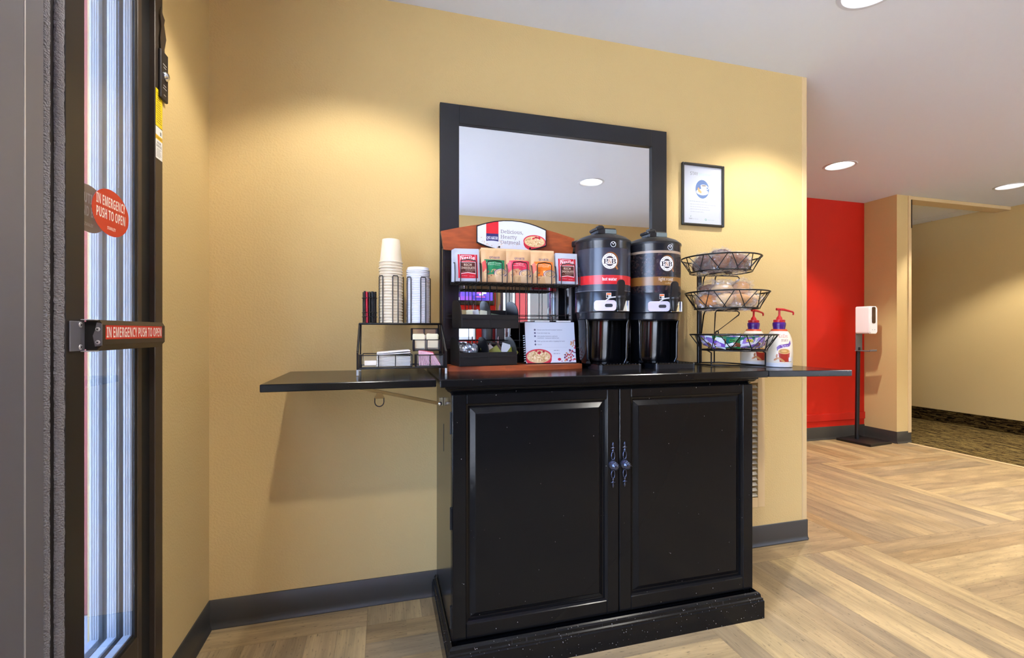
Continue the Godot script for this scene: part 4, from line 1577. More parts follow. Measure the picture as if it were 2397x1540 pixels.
func bowl_picture(img: Image, c: Vector2, rx: float, ry: float, sd: int):
	var r := RandomNumberGenerator.new()
	r.seed = sd
	ell(img, c.x, c.y + ry * 0.35, rx * 0.98, ry * 1.15, rgb(206, 44, 62))
	ell(img, c.x, c.y, rx, ry, rgb(214, 56, 74))
	ell(img, c.x, c.y + ry * 0.04, rx * 0.9, ry * 0.86, rgb(222, 190, 140))
	var cols := [rgb(236, 212, 168), rgb(204, 164, 108), rgb(228, 200, 150), rgb(244, 226, 190), rgb(190, 148, 96)]
	for k in 60:
		var a := r.randf() * TAU
		var d := sqrt(r.randf()) * 0.78
		ell(img, c.x + cos(a) * d * rx, c.y + sin(a) * d * ry, rx * 0.07 * r.randf_range(0.6, 1.5), ry * 0.09 * r.randf_range(0.6, 1.4), cols[r.randi() % 5], r.randf() * PI, 10)
	for k in 7:
		ell(img, c.x + rx * r.randf_range(-0.25, 0.5), c.y - ry * r.randf_range(0.3, 0.75), rx * 0.09, ry * 0.13, [rgb(176, 20, 40), rgb(204, 40, 60)][k % 2], 0.0, 12)


func rack_prints():
	# oval header sign
	var W := 720
	var H := 330
	var img := page(W, H, rgb(216, 220, 230))
	var r := RandomNumberGenerator.new()
	r.seed = 8
	for k in 70: ell(img, r.randf_range(0, 260), r.randf_range(190, 320), r.randf_range(4, 14), r.randf_range(2, 6), [rgb(220, 204, 186), rgb(200, 178, 152), rgb(230, 222, 212)][k % 3], r.randf() * PI, 10)
	for k in 30: ell(img, r.randf_range(260, 720), r.randf_range(240, 330), r.randf_range(3, 9), r.randf_range(2, 5), [rgb(224, 212, 204), rgb(206, 190, 176)][k % 2], r.randf() * PI, 10)
	rect(img, 82, 0, 6, 240, rgb(246, 246, 248))
	rect(img, 88, 0, 128, 170, rgb(214, 36, 46))
	rect(img, 88, 150, 128, 90, rgb(52, 52, 110))
	ell(img, 152, 246, 78, 18, rgb(216, 220, 230))
	rect(img, 216, 0, 5, 245, rgb(246, 246, 248))
	write(img, "QUAKER", Vector2(152, 212), 30, rgb(246, 246, 250), "serifb", 114, true)
	for k in 3: write(img, ["Delicious,", "Hearty", "Oatmeal"][k], Vector2(238, 140 + k * 58), 40, rgb(96, 86, 92), "serif", [236, 172, 206][k])
	bowl_picture(img, Vector2(600, 212), 122, 72, 3)
	printed("rack_sign", img, 0.35)
	# cocoa packet
	img = page(300, 420, rgb(182, 187, 198))
	rect(img, 32, 78, 244, 306, rgb(200, 28, 46))
	rect(img, 54, 78, 4, 260, rgb(246, 236, 236))
	rect(img, 248, 78, 4, 260, rgb(246, 236, 236))
	write(img, "Nestle", Vector2(154, 146), 48, rgb(248, 246, 246), "bold", 178, true)
	rect(img, 72, 90, 130, 5, rgb(248, 246, 246))
	scribble(img, 70, 156, 170, 6, rgb(240, 190, 190), 2)
	rect(img, 58, 174, 190, 6, rgb(248, 246, 246))
	rect(img, 60, 180, 186, 136, rgb(92, 44, 34))
	write(img, "RICH", Vector2(154, 226), 30, rgb(226, 206, 184), "bold", 96, true)
	write(img, "CHOCOLATE", Vector2(154, 266), 28, rgb(226, 206, 184), "bold", 174, true)
	scribble(img, 120, 276, 120, 8, rgb(190, 160, 140), 3)
	scribble(img, 84, 294, 130, 7, rgb(180, 146, 126), 4)
	poly(img, PackedVector2Array([Vector2(32, 322), Vector2(154, 306), Vector2(276, 322), Vector2(276, 384), Vector2(32, 384)]), rgb(200, 28, 46))
	poly(img, PackedVector2Array([Vector2(58, 322), Vector2(154, 309), Vector2(250, 322), Vector2(250, 330), Vector2(154, 317), Vector2(58, 330)]), rgb(246, 238, 238))
	scribble(img, 76, 350, 70, 6, rgb(240, 190, 190), 5)
	scribble(img, 168, 356, 64, 6, rgb(240, 190, 190), 6)
	printed("cocoa_print", img, 0.35)
	# oatmeal pouches
	var kinds := [[rgb(26, 134, 84), "Apples & Cinnamon", rgb(214, 72, 62)], [rgb(222, 52, 82), "Original", rgb(230, 96, 110)], [rgb(240, 124, 20), "Cinnamon & Spice", rgb(226, 112, 92)]]
	for i in 3:
		img = page(300, 420, rgb(206, 164, 118))
		for k in 200: rect(img, r.randi_range(0, 296), r.randi_range(0, 418), r.randi_range(2, 30), 1, [rgb(196, 152, 106), rgb(216, 176, 130)][k % 2])
		rect(img, 0, 0, 300, 26, rgb(216, 178, 132))
		write(img, "QUAKER", Vector2(154, 138), 26, rgb(52, 46, 104), "serifb", 124, true)
		rect(img, 30, 152, 246, 116, kinds[i][0])
		poly(img, PackedVector2Array([Vector2(10, 186), Vector2(46, 160), Vector2(60, 262), Vector2(16, 310)]), kinds[i][2])
		write(img, kinds[i][1], Vector2(154, 200), 18, rgb(246, 240, 232), "serif", 196 if i != 1 else 100, true)
		scribble(img, 70, 212, 150, 6, rgb(244, 236, 226), 10 + i)
		poly(img, PackedVector2Array([Vector2(60, 262), Vector2(140, 250), Vector2(150, 330), Vector2(70, 340)]), kinds[i][0].darkened(0.05) if i != 1 else rgb(204, 150, 110))
		for k in 12: ell(img, r.randf_range(40, 130), r.randf_range(270, 380), r.randf_range(6, 16), r.randf_range(5, 12), [rgb(190, 136, 86), rgb(160, 92, 62), rgb(214, 176, 126)][k % 3], r.randf() * PI, 12)
		ell(img, 226, 312, 82, 56, rgb(54, 50, 118), -0.15)
		ell(img, 226, 310, 74, 48, rgb(224, 196, 160), -0.15)
		ell(img, 228, 306, 62, 36, rgb(54, 50, 118), -0.15)
		ell(img, 228, 306, 58, 32, rgb(206, 168, 122), -0.15)
		for k in 16: ell(img, 228 + r.randf_range(-44, 44), 306 + r.randf_range(-20, 20), 8, 4, [rgb(232, 206, 166), rgb(184, 140, 96)][k % 2], r.randf() * PI, 8)
		poly(img, PackedVector2Array([Vector2(150, 330), Vector2(300, 350), Vector2(300, 420), Vector2(180, 420)]), rgb(214, 180, 140))
		printed("oat_print_%d" % i, img, 0.5)
	# instruction card
	img = page(640, 512, rgb(218, 221, 228))
	var lines := ["Choose your favorite Quaker Oatmeal.", "Pour into large cup.", "Add nearby hotwater and mix", "Pick up the oats with a topping (or two).", "Enjoy!"]
	var ys := [104, 144, 184, 248, 288]
	var ws := [330, 170, 262, 356, 54]
	for k in 5:
		ell(img, 124, ys[k] - 7, 11, 11, rgb(40, 38, 84))
		write(img, str(k + 1), Vector2(124, ys[k] - 2), 9, rgb(230, 230, 240), "bold", 0.0, true)
		write(img, lines[k], Vector2(150, ys[k]), 14, rgb(92, 92, 112), "serif", ws[k])
	write(img, "CAUTION - Oatmeal will be hot.", Vector2(150, 208), 13, rgb(92, 92, 112), "serif", 284)
	rect(img, 130, 316, 400, 2, rgb(190, 190, 200))
	scribble(img, 356, 354, 74, 8, rgb(130, 130, 146), 21)
	scribble(img, 350, 394, 92, 8, rgb(130, 130, 146), 22)
	bowl_picture(img, Vector2(160, 430), 168, 92, 17)
	for k in 46:
		var a := pow(r.randf(), 0.7)
		ell(img, 640 - r.randf() * 190 * (0.25 + a * 0.75), 220 + a * 280, r.randf_range(7, 17), r.randf_range(6, 13), [rgb(196, 60, 84), rgb(190, 128, 84), rgb(104, 56, 96), rgb(214, 160, 120), rgb(176, 44, 60)][k % 5], r.randf() * PI, 12)
	ell(img, 424, 470, 22, 17, rgb(196, 36, 62))
	printed("card_print", img, 0.4)


func build_rack():
	rack_prints()
	var zb := 0.10
	var t := thing("oatmeal_rack", "wire oatmeal display rack with cherry wood header and base", "display rack", Vector3.ZERO)
	# bowed base board
	var s := S()
	var pts := PackedVector2Array([Vector2(0.228, -0.06), Vector2(0.787, -0.06), Vector2(0.79, -0.176)])
	for i in 13: pts.append(Vector2(0.79 - 0.55 * i / 12.0, -0.18 - 0.035 * sin(PI * i / 12.0)))
	prism(s, pts, 0.0, 0.0195, Transform3D(Basis(Vector3.RIGHT, -PI / 2), Vector3(0, TOP, 0)))
	part(t, "base_board", s, M.cherry_wood)
	# header board, tipped a little forward
	s = S()
	pts = PackedVector2Array([Vector2(0.228, 1.42), Vector2(0.772, 1.416)])
	for i in 15: pts.append(Vector2(0.783 - 0.565 * i / 14.0, 1.492 + 0.047 * sin(PI * i / 14.0)))
	prism(s, pts, zb, zb + 0.018)
	part(t, "header_board", s, M.cherry_wood)
	for x in [0.226, 0.772]:
		s = S()
		span(s, Vector3(x, TOP + 0.0195, zb - 0.02), Vector3(x + 0.009, 1.43, zb + 0.01), 0.001)
		part(t, "side_post", s, M.plastic_black)
	# sign plate
	s = S()
	var sx := 0.503
	var sw := 0.147
	var outl := PackedVector2Array()
	var inl := PackedVector2Array()
	for g in [1.0, -1.0]:
		for i in 13:
			var u: float = cos(PI * i / 12.0) * g
			var hgt: float = 0.034 + 0.030 * (1.0 - u * u)
			outl.append(Vector2(u * sw, hgt * g))
			inl.append(Vector2(u * (sw - 0.004), (hgt - 0.004) * g))
	prism(s, outl, 0.0, 0.006, Transform3D(Basis.IDENTITY, Vector3(sx, 1.484, zb + 0.03)))
	for k in [-0.055, 0.075]: lathe(s, [Vector2(0.005, 0.0), Vector2(0.005, 0.013)], 10, Transform3D(Basis(Vector3.RIGHT, PI / 2), Vector3(sx + k, 1.45, zb + 0.018)))
	var sign_o := part(t, "sign_plate", s, M.plastic_black)
	s = S()
	prism(s, inl, 0.006, 0.0068, Transform3D(Basis.IDENTITY, Vector3(sx, 1.484, zb + 0.03)), Rect2(-sw + 0.004, -0.06, 2 * sw - 0.008, 0.12))
	part(sign_o, "sign_print", s, M.rack_sign)
	for k in [-0.055, 0.075]:
		s = S()
		lathe(s, [Vector2(0.0042, 0.0), Vector2(0.004, 0.003), Vector2(0, 0.0035)], 12, Transform3D(Basis(Vector3.RIGHT, PI / 2), Vector3(sx + k, 1.437, zb + 0.0368)))
		part(sign_o, "rivet", s, M.plastic_black)
	# wire grid at the back
	var W := 0.0017
	for y in [1.355, 1.337, 1.165, 1.150, 1.06, 1.03]:
		s = S()
		tube(s, [Vector3(0.23, y, zb), Vector3(0.776, y, zb)], W, 6)
		part(t, "cross_wire", s, M.wire_black)
	for x in [0.295, 0.345, 0.418, 0.487, 0.572, 0.63, 0.70, 0.75, 0.36, 0.545]:
		s = S()
		tube(s, [Vector3(x, 1.0 if x in [0.36, 0.545] else 1.15, zb), Vector3(x, 1.30, zb)], W, 6)
		part(t, "upright_wire", s, M.wire_black)
	# packet shelf with five arched stops
	var ysf := 1.287
	var zf := 0.225
	s = S()
	for z in [zb, zb + 0.03, zb + 0.06, zb + 0.09, zf]: tube(s, [Vector3(0.254, ysf - 0.004, z), Vector3(0.764, ysf - 0.004, z)], W, 6)
	for k in 22:
		var x := 0.258 + k * 0.0239
		tube(s, [Vector3(x, ysf - 0.004, zb), Vector3(x, ysf - 0.004, zf)], 0.0013, 5)
	part(t, "packet_shelf", s, M.wire_black)
	var cx := [0.308, 0.409, 0.5095, 0.61, 0.711]
	for k in 5:
		s = S()
		tube(s, [Vector3(cx[k] - 0.03, ysf - 0.005, zf), Vector3(cx[k] - 0.0295, 1.356, zf), Vector3(cx[k] - 0.026, 1.364, zf), Vector3(cx[k], 1.368, zf), Vector3(cx[k] + 0.026, 1.364, zf), Vector3(cx[k] + 0.0295, 1.356, zf), Vector3(cx[k] + 0.03, ysf - 0.005, zf)], 0.002, 7)
		part(t, "arched_stop", s, M.wire_black)
	for k in 6:
		var x: float = 0.2575 + k * 0.1008
		s = S()
		tube(s, [Vector3(x, ysf - 0.005, zb + 0.005), Vector3(x, 1.35, zb + 0.01), Vector3(x, 1.366, zb + 0.04), Vector3(x, 1.355, zf - 0.01), Vector3(x, 1.315, zf), Vector3(x, ysf - 0.005, zf - 0.004)], 0.0019, 6)
		part(t, "divider_loop", s, M.wire_black)
	# packets on the shelf
	var cocoa := pouch(0.094, 0.125, 0.006, 4, 0.05)
	var oat := [pouch(0.1, 0.132, 0.02, 11, 0.06), pouch(0.1, 0.132, 0.02, 23, 0.06), pouch(0.1, 0.132, 0.02, 37, 0.06)]
	var lean := Basis(Vector3.RIGHT, -0.1)
	var names := ["left end of the rack", "green oatmeal", "red oatmeal", "orange oatmeal", "right end of the rack"]
	for k in 5:
		var is_cocoa := k == 0 or k == 4
		for q in (5 if is_cocoa else 3):
			var z := zf - 0.012 - (q * 0.0085 if is_cocoa else q * 0.024)
			var lab := ""
			if is_cocoa:
				lab = ("front hot chocolate packet at the " + names[k]) if q == 0 else ("hot chocolate packet filed behind the front one at the " + names[k])
			else:
				lab = ("front brown oatmeal pouch with a " + ["green", "red", "orange"][k - 1] + " label") if q == 0 else ("brown oatmeal pouch filed behind the one with a " + ["green", "red", "orange"][k - 1] + " label")
			var grp := "" if q == 0 else ("packets filed behind, column %d" % (k + 1))
			single("cocoa_packet" if is_cocoa else "oatmeal_packet", cocoa if is_cocoa else oat[k - 1], M.cocoa_print if is_cocoa else M["oat_print_%d" % (k - 1)], lab, "packet", Vector3(cx[k] - (q * 0.0035 if k == 0 else 0.0) + (0.0008 * q), ysf + 0.001 - q * 0.0005, z), lean * Basis(Vector3(0, 0, 1), [0.02, -0.01, 0.0, 0.01, 0.0][k] * (1 - q * 0.4)), grp)
	# two black bins
	for b in [[0.277, 0.512, 1.110, 0.06, "upper"], [0.270, 0.505, TOP + 0.0205, 0.05, "lower"]]:
		var o := thing("packet_bin", "black two-compartment plastic bin, " + ("hung on the rack above another" if b[4] == "upper" else "standing on the cherry wood base"), "bin", Vector3(b[0] - 0.012, b[2], zb + 0.003))
		var bw: float = b[1] - b[0]
		o.rotation.y = 0.15
		var dp := 0.118
		s = S()
		span(s, Vector3(0, 0, 0), Vector3(bw, 0.003, dp), 0.0005)
		span(s, Vector3(0, 0, 0), Vector3(bw, 0.075, 0.003), 0.0005)
		part(o, "tray", s, M.plastic_black)
		for k in 2:
			s = S()
			span(s, Vector3(bw / 2 * k + 0.001, 0, dp - 0.003), Vector3(bw / 2 * (k + 1) - 0.001, 0.052, dp), 0.001)
			span(s, Vector3(bw / 2 * k + 0.004, 0.0335, dp), Vector3(bw / 2 * (k + 1) - 0.004, 0.0355, dp + 0.002), 0.0005)
			part(o, "front_lip", s, M.plastic_black)
		for k in 3:
			var prof := PackedVector2Array([Vector2(0, 0.012), Vector2(0.01, 0), Vector2(dp, 0), Vector2(dp, 0.05)])
			for i in 9:
				var a := PI / 2 * i / 8.0
				prof.append(Vector2(0.03 + (dp - 0.032) * cos(a), 0.054 + 0.056 * sin(a)))
			prof.append(Vector2(0.012, 0.108))
			prof.append(Vector2(0, 0.098))
			s = S()
			prism(s, prof, -0.0015, 0.0015, Transform3D(Basis(Vector3(0, 0, 1), Vector3.UP, Vector3(-1, 0, 0)), Vector3(bw / 2 * k, 0, 0)))
			part(o, "side_wall", s, M.plastic_black)
	var r := RandomNumberGenerator.new()
	r.seed = 19
	var pk := S()
	box(pk, Vector3(0, 0.027, 0), Vector3(0.04, 0.054, 0.002), 0.0008)
	var pm := mesh_of(pk)
	for k in 10:
		single("sugar_packet", pm, [M.paper_cream, M.paper_tan, M.paper_white][k % 3], "cream paper packet in the left half of the upper black bin", "packet", Vector3(0.302 + (k % 4) * 0.025 - 0.004 * (k / 4), 1.124 + r.randf() * 0.004, 0.135 + (k % 5) * 0.010), Basis(Vector3(0, 0, 1), r.randf_range(-0.25, 0.25)) * Basis(Vector3.UP, r.randf_range(-0.3, 0.3)), "packets in the upper bin")
	for k in 3:
		single("tea_packet", pm, mat("tea_green", rgb(150, 178, 150), 0.6), "pale green packet lying in the right half of the upper black bin", "packet", Vector3(0.425 + k * 0.012, 1.135 + k * 0.004, 0.15), Basis(Vector3(0, 0, 1), 1.1 + k * 0.15), "green packets in the upper bin")
	for k in 8:
		single("creamer_cup", lump(Vector3(0.016, 0.02, 0.015), 0.7, 0.5, 60 + k, 10, 7, true), M.foil, "small crumpled foil pouch in the left half of the lower black bin", "foil pouch", Vector3(0.29 + (k % 4) * 0.018, TOP + 0.062 + (k / 4) * 0.02, 0.135 + (k % 3) * 0.013), Basis.IDENTITY, "foil pouches in the lower bin")
	for k in 7:
		single("condiment_packet", pm, [mat("packet_olive", rgb(140, 140, 40), 0.5), mat("packet_brown", rgb(96, 66, 48), 0.5), M.paper_white][k % 3], "small loose condiment packet in the right half of the lower black bin", "packet", Vector3(0.41 + k * 0.012, TOP + 0.045 + (k % 3) * 0.005, 0.135 + (k % 4) * 0.010), Basis(Vector3(0, 0, 1), r.randf_range(-0.9, 0.9)) * Basis(Vector3.RIGHT, -0.4), "packets in the lower bin")
	# instruction card on its easel
	var c := thing("instruction_card", "oatmeal instruction flip card leaning on a black easel", "instruction card", Vector3(0.668, TOP + 0.0205, 0.15))
	var q := Basis(Vector3.RIGHT, -0.14)
	s = S()
	box(s, q * Vector3(0, 0.087, -0.003), Vector3(0.222, 0.178, 0.003), 0.001, q)
	box(s, Vector3(0, 0.0015, -0.03), Vector3(0.222, 0.003, 0.07), 0.001)
	part(c, "easel", s, M.plastic_black)
	s = S()
	sheet(s, q * Vector3(-0.109, 0.003, 0), q * Vector3(0.109, 0.003, 0), q * Vector3(0.109, 0.172, 0), q * Vector3(-0.109, 0.172, 0), q * Vector3(0, 0, 1))
	part(c, "card_face", s, M.card_print)
	s = S()
	for k in 12: box(s, q * Vector3(-0.1125, 0.012 + k * 0.0095, -0.006 - k * 0.0003), Vector3(0.006, 0.0035, 0.012), 0.001, q)
	part(c, "page_tabs", s, M.white_plastic)
	s = S()
	for x in [-0.065, 0.03]: span(s, q * Vector3(x, 0.174, -0.006), q * Vector3(x, 0.174, -0.006) + Vector3(0.065, 0.006, 0.006), 0.001)
	part(c, "paper_tabs", s, M.paper_white)


# ---------------------------------------------------------------- hot drink urns

func emblem(img: Image, c: Vector2, r: float, squash: float):
	ell(img, c.x + r * 0.12 * squash, c.y - r * 0.06, r * 1.06 * squash, r * 1.1, rgb(140, 82, 34))
	poly(img, PackedVector2Array([c + Vector2(0.78 * squash, 0.72) * r, c + Vector2(0.95 * squash, 0.6) * r, c + Vector2(1.15 * squash, 1.0) * r, c + Vector2(0.96 * squash, 1.08) * r]), rgb(168, 104, 50))
	ell(img, c.x, c.y, r * 1.05 * squash, r * 1.05, rgb(40, 36, 40))
	ell(img, c.x, c.y, r * squash, r, rgb(238, 236, 238))
	ell(img, c.x, c.y, r * 0.6 * squash, r * 0.64, rgb(54, 48, 54))
	rect(img, c.x - r * 0.86 * squash, c.y - r * 0.36, r * 1.72 * squash, r * 0.78, rgb(238, 236, 238))
	write(img, "B", Vector2(c.x - r * 0.5 * squash, c.y + r * 0.34), r * 0.62, rgb(44, 40, 46), "serifb", r * 0.66 * squash, true)
	write(img, "B", Vector2(c.x + r * 0.5 * squash, c.y + r * 0.34), r * 0.62, rgb(44, 40, 46), "serifb", r * 0.66 * squash, true)
	write(img, "&", Vector2(c.x, c.y + r * 0.36), r * 0.68, rgb(238, 236, 238), "serifb", r * 0.62 * squash, true)
	write(img, "&", Vector2(c.x, c.y + r * 0.34), r * 0.62, rgb(170, 124, 86), "serifb", r * 0.5 * squash, true)
	arc_text(img, "BAKER &", c, r * 0.74, r * 0.15, 0.0, 17.0, rgb(60, 54, 60), false, squash)
	arc_text(img, "BREWER", c, r * 0.9, r * 0.15, 180.0, 17.0, rgb(60, 54, 60), true, squash)


func urn_prints():
	# the label wraps 200 degrees of the barrel: 1200 px = 0.401 m, 510 px = 0.172 m
	var img := page(1200, 510, rgb(48, 51, 64))
	emblem(img, Vector2(600, 158), 92, 1.0)
	rect(img, 0, 322, 1200, 106, rgb(206, 40, 46))
	write(img, "hot water", Vector2(600, 388), 38, rgb(250, 246, 244), "bold", 176, true)
	rect(img, 0, 500, 1200, 4, rgb(120, 122, 130))
	printed("urn_water_print", img, 0.24, 0.55)
	img = page(1200, 510, rgb(34, 31, 36))
	var r := RandomNumberGenerator.new()
	r.seed = 27
	for k in 420:
		var p := Vector2(r.randf() * 1200, 40 + r.randf() * 470)
		var a := r.randf() * PI
		var b := [rgb(48, 38, 38), rgb(58, 44, 42), rgb(40, 34, 38), rgb(66, 50, 48)][k % 4] as Color
		ell(img, p.x, p.y, 20, 13, b, a, 14)
		ell(img, p.x, p.y, 15, 2, b.darkened(0.4), a, 8)
		if k % 4 == 0: ell(img, p.x - 5, p.y - 4, 4, 2.5, rgb(120, 112, 120), a, 8)
	rect(img, 0, 0, 1200, 30, rgb(164, 142, 122))
	emblem(img, Vector2(600, 160), 90, 1.0)
	rect(img, 0, 318, 1200, 106, rgb(138, 96, 42))
	write(img, "light roast", Vector2(590, 366), 36, rgb(236, 222, 204), "sans", 190, true)
	write(img, "coffee", Vector2(622, 408), 24, rgb(206, 176, 134), "sans", 96, true)
	printed("urn_coffee_print", img, 0.24, 0.55)
	img = page(128, 96, rgb(238, 236, 232))
	rect(img, 8, 8, 112, 30, rgb(226, 104, 30))
	rect(img, 8, 44, 44, 44, rgb(30, 28, 30))
	scribble(img, 58, 48, 58, 10, rgb(70, 68, 72), 2)
	scribble(img, 58, 66, 58, 10, rgb(70, 68, 72), 3)
	printed("warning_print", img, 0.4)


func build_urns():
	urn_prints()
	urn(Vector3(0.885, TOP, 0.175), "black hot water urn with a red band", "urn_water_print", -12.0, 0.024)
	urn(Vector3(1.124, TOP, 0.175), "black light roast coffee urn with a brown coffee bean label", "urn_coffee_print", -3.0, 0.036)


func urn(at: Vector3, label: String, print_key: String, turn_deg: float, aside: float):
	var t := thing("drink_urn", label, "urn", at, 0.0, "hot drink urns")
	var R := 0.1145
	var s := S()
	# barrel
	lathe(s, [Vector2(0.0, 0.198), Vector2(0.1, 0.198), Vector2(0.106, 0.203), Vector2(0.109, 0.222), Vector2(0.110, 0.228), Vector2(R, 0.232), Vector2(R, 0.31), Vector2(0.1137, 0.312), Vector2(R, 0.314), Vector2(R, 0.509), Vector2(0.116, 0.512), Vector2(0.116, 0.518), Vector2(0, 0.518)], 56)
	part(t, "barrel", s, M.urn_black)
	s = S()
	var a := deg_to_rad(turn_deg)
	lathe(s, [Vector2(R + 0.0004, 0.312), Vector2(R + 0.0004, 0.484)], 60, Transform3D.IDENTITY, a - deg_to_rad(100), a + deg_to_rad(100), true)
	part(t, "wrap_label", s, M[print_key])
	# lid with its handle and little window
	s = S()
	lathe(s, [Vector2(0.1168, 0.514), Vector2(0.118, 0.518), Vector2(0.117, 0.523), Vector2(0.1, 0.537), Vector2(0.075, 0.547), Vector2(0.05, 0.551), Vector2(0, 0.552)], 48)
	var lid := part(t, "lid", s, M.plastic_black)
	s = S()
	box(s, Vector3(0.0, 0.563, 0.012), Vector3(0.092, 0.03, 0.062), 0.006)
	box(s, Vector3(-0.032, 0.574, 0.012), Vector3(0.04, 0.014, 0.066), 0.004, Basis(Vector3(0, 0, 1), 0.25))
	box(s, Vector3(-0.012, 0.588, -0.004), Vector3(0.022, 0.014, 0.03), 0.003)
	part(lid, "lid_handle", s, M.plastic_black)
	s = S()
	box(s, Vector3(0.016, 0.5635, 0.0432), Vector3(0.05, 0.017, 0.001), 0.0003)
	part(lid, "lid_window", s, mat("window_grey", rgb(120, 132, 132), 0.2))
	s = S()
	box(s, Vector3(-0.1, 0.52, -0.03), Vector3(0.028, 0.026, 0.05), 0.005, Basis(Vector3.UP, 0.4))
	part(lid, "lid_hinge", s, M.plastic_black)
	# timer dial mark
	s = S()
	var ring := []
	var c := Basis(Vector3.UP, a + 0.12)
	for k in 18:
		var q := TAU * k / 18
		ring.append(c * Vector3(sin(q) * 0.0105, 0.497 + cos(q) * 0.0105, sqrt(R * R - pow(sin(q) * 0.0105, 2)) + 0.001))
	tube(s, ring, 0.0008, 5, true)
	for k in [-0.006, 0.006]: tube(s, [c * Vector3(0, 0.496, R + 0.0012), c * Vector3(k, 0.504, R + 0.001)], 0.0008, 5)
	part(t, "dial_mark", s, M.white_plastic)
	# stand: side legs, back column and drip tray
	for g in [-1.0, 1.0]:
		s = S()
		var n := 7
		var inner := []
		var outer := []
		for k in n + 1:
			var f := float(k) / n
			var an: float = (1.05 + f * 0.62) * g
			inner.append(Vector2(sin(an), cos(an)) * 0.094)
			outer.append(Vector2(sin(an), cos(an)) * 0.104)
		s.set_smooth_group(0)
		var lvl := [[0.004, 0.62], [0.012, 0.78], [0.024, 0.91], [0.042, 0.985], [0.165, 1.0], [0.186, 1.02], [0.2, 1.05]]
		for i in lvl.size() - 1:
			var p0: Array = lvl[i]
			var p1: Array = lvl[i + 1]
			for k in n:
				face(s, [V(outer[k] * p0[1], p0[0]), V(outer[k + 1] * p0[1], p0[0]), V(outer[k + 1] * p1[1], p1[0]), V(outer[k] * p1[1], p1[0])], V(outer[k], 0))
				face(s, [V(inner[k] * p0[1], p0[0]), V(inner[k + 1] * p0[1], p0[0]), V(inner[k + 1] * p1[1], p1[0]), V(inner[k] * p1[1], p1[0])], -V(inner[k], 0))
			for k in [0, n]:
				face(s, [V(inner[k] * p0[1], p0[0]), V(outer[k] * p0[1], p0[0]), V(outer[k] * p1[1], p1[0]), V(inner[k] * p1[1], p1[0])], V((outer[k] - outer[n - k]), 0))
		part(t, "stand_leg", s, M.gloss_black)
		s = S()
		box(s, V(outer[0] * 0.97, 0.026), Vector3(0.018, 0.008, 0.01), 0.002, Basis(Vector3.UP, 1.05 * g))
		part(t, "leg_clip", s, M.hinge_steel)
	s = S()
	lathe(s, [Vector2(0.1, 0.0), Vector2(0.1, 0.2), Vector2(0.09, 0.2), Vector2(0.09, 0.0)], 16, Transform3D.IDENTITY, PI - 1.5, PI + 1.5)
	part(t, "back_column", s, M.gloss_black)
	s = S()
	lathe(s, [Vector2(0, 0.0), Vector2(0.068, 0.0), Vector2(0.07, 0.006), Vector2(0.066, 0.014), Vector2(0, 0.014)], 40)
	part(t, "base", s, M.gloss_black)
	s = S()
	prism(s, rounded(0.192, 0.118, 0.018), 0.0, 0.019, Transform3D(Basis(Vector3.RIGHT, -PI / 2), Vector3(aside, 0.0, 0.06)))
	var dt := part(t, "drip_tray", s, M.plastic_black)
	s = S()
	prism(s, rounded(0.195, 0.121, 0.019), 0.019, 0.0215, Transform3D(Basis(Vector3.RIGHT, -PI / 2), Vector3(aside, 0.0, 0.06)))
	for k in 13: box(s, Vector3(aside - 0.084 + k * 0.014, 0.0225, 0.06), Vector3(0.005, 0.003, 0.1), 0.0008)
	part(dt, "drip_grid", s, M.gloss_black)
	# faucet with its silver guard
	s = S()
	prism(s, rounded(0.086, 0.041, 0.012), -0.0015, 0.0015, Transform3D(Basis(Vector3.UP, -0.38), Vector3(-0.05, 0.254, 0.123)))
	var gd := part(t, "faucet_guard", s, M.satin_silver)
	s = S()
	prism(s, rounded(0.03, 0.013, 0.006), 0.0015, 0.003, Transform3D(Basis(Vector3.UP, -0.38), Vector3(-0.037, 0.254, 0.1282)))
	part(gd, "sight_slot", s, M.device_dark)
	s = S()
	tube(s, [Vector3(-0.05, 0.272, 0.13), Vector3(-0.036, 0.284, 0.137), Vector3(-0.012, 0.287, 0.146), Vector3(0.0, 0.286, 0.148)], 0.0032, 7)
	part(gd, "guard_arm", s, M.satin_silver)
	s = S()
	prism(s, PackedVector2Array([Vector2(-0.012, -0.02), Vector2(0.016, -0.02), Vector2(0.016, 0.02), Vector2(0.004, 0.02)]), -0.0015, 0.0015, Transform3D(Basis(Vector3.UP, 0.3), Vector3(0.026, 0.253, 0.142)))
	box(s, Vector3(0.042, 0.253, 0.132), Vector3(0.003, 0.041, 0.026), 0.001)
	span(s, Vector3(-0.01, 0.231, 0.11), Vector3(0.042, 0.2335, 0.148), 0.0005)
	part(gd, "guard_wing", s, M.chrome)
	s = S()
	lathe(s, [Vector2(0.0, 0.234), Vector2(0.0095, 0.234), Vector2(0.012, 0.24), Vector2(0.0155, 0.268), Vector2(0.0165, 0.28), Vector2(0.019, 0.283), Vector2(0.019, 0.29), Vector2(0.01, 0.294), Vector2(0, 0.295)], 22, Transform3D(Basis.IDENTITY, Vector3(0.002, 0, 0.148)))
	tube(s, [Vector3(0.002, 0.262, 0.148), Vector3(0.0, 0.262, 0.11)], 0.012, 12)
	var fc := part(t, "faucet", s, M.plastic_black)
	s = S()
	var hp := PackedVector2Array()
	for k in 9: hp.append(Vector2(cos(PI * k / 8.0) * 0.0145, 0.05 + sin(PI * k / 8.0) * 0.015))
	hp.append(Vector2(-0.0135, 0.0))
	hp.append(Vector2(0.0135, 0.0))
	prism(s, hp, -0.006, 0.006, Transform3D(Basis(Vector3.RIGHT, 0.12), Vector3(0.002, 0.289, 0.148)))
	part(fc, "faucet_handle", s, M.plastic_black)
	s = S()
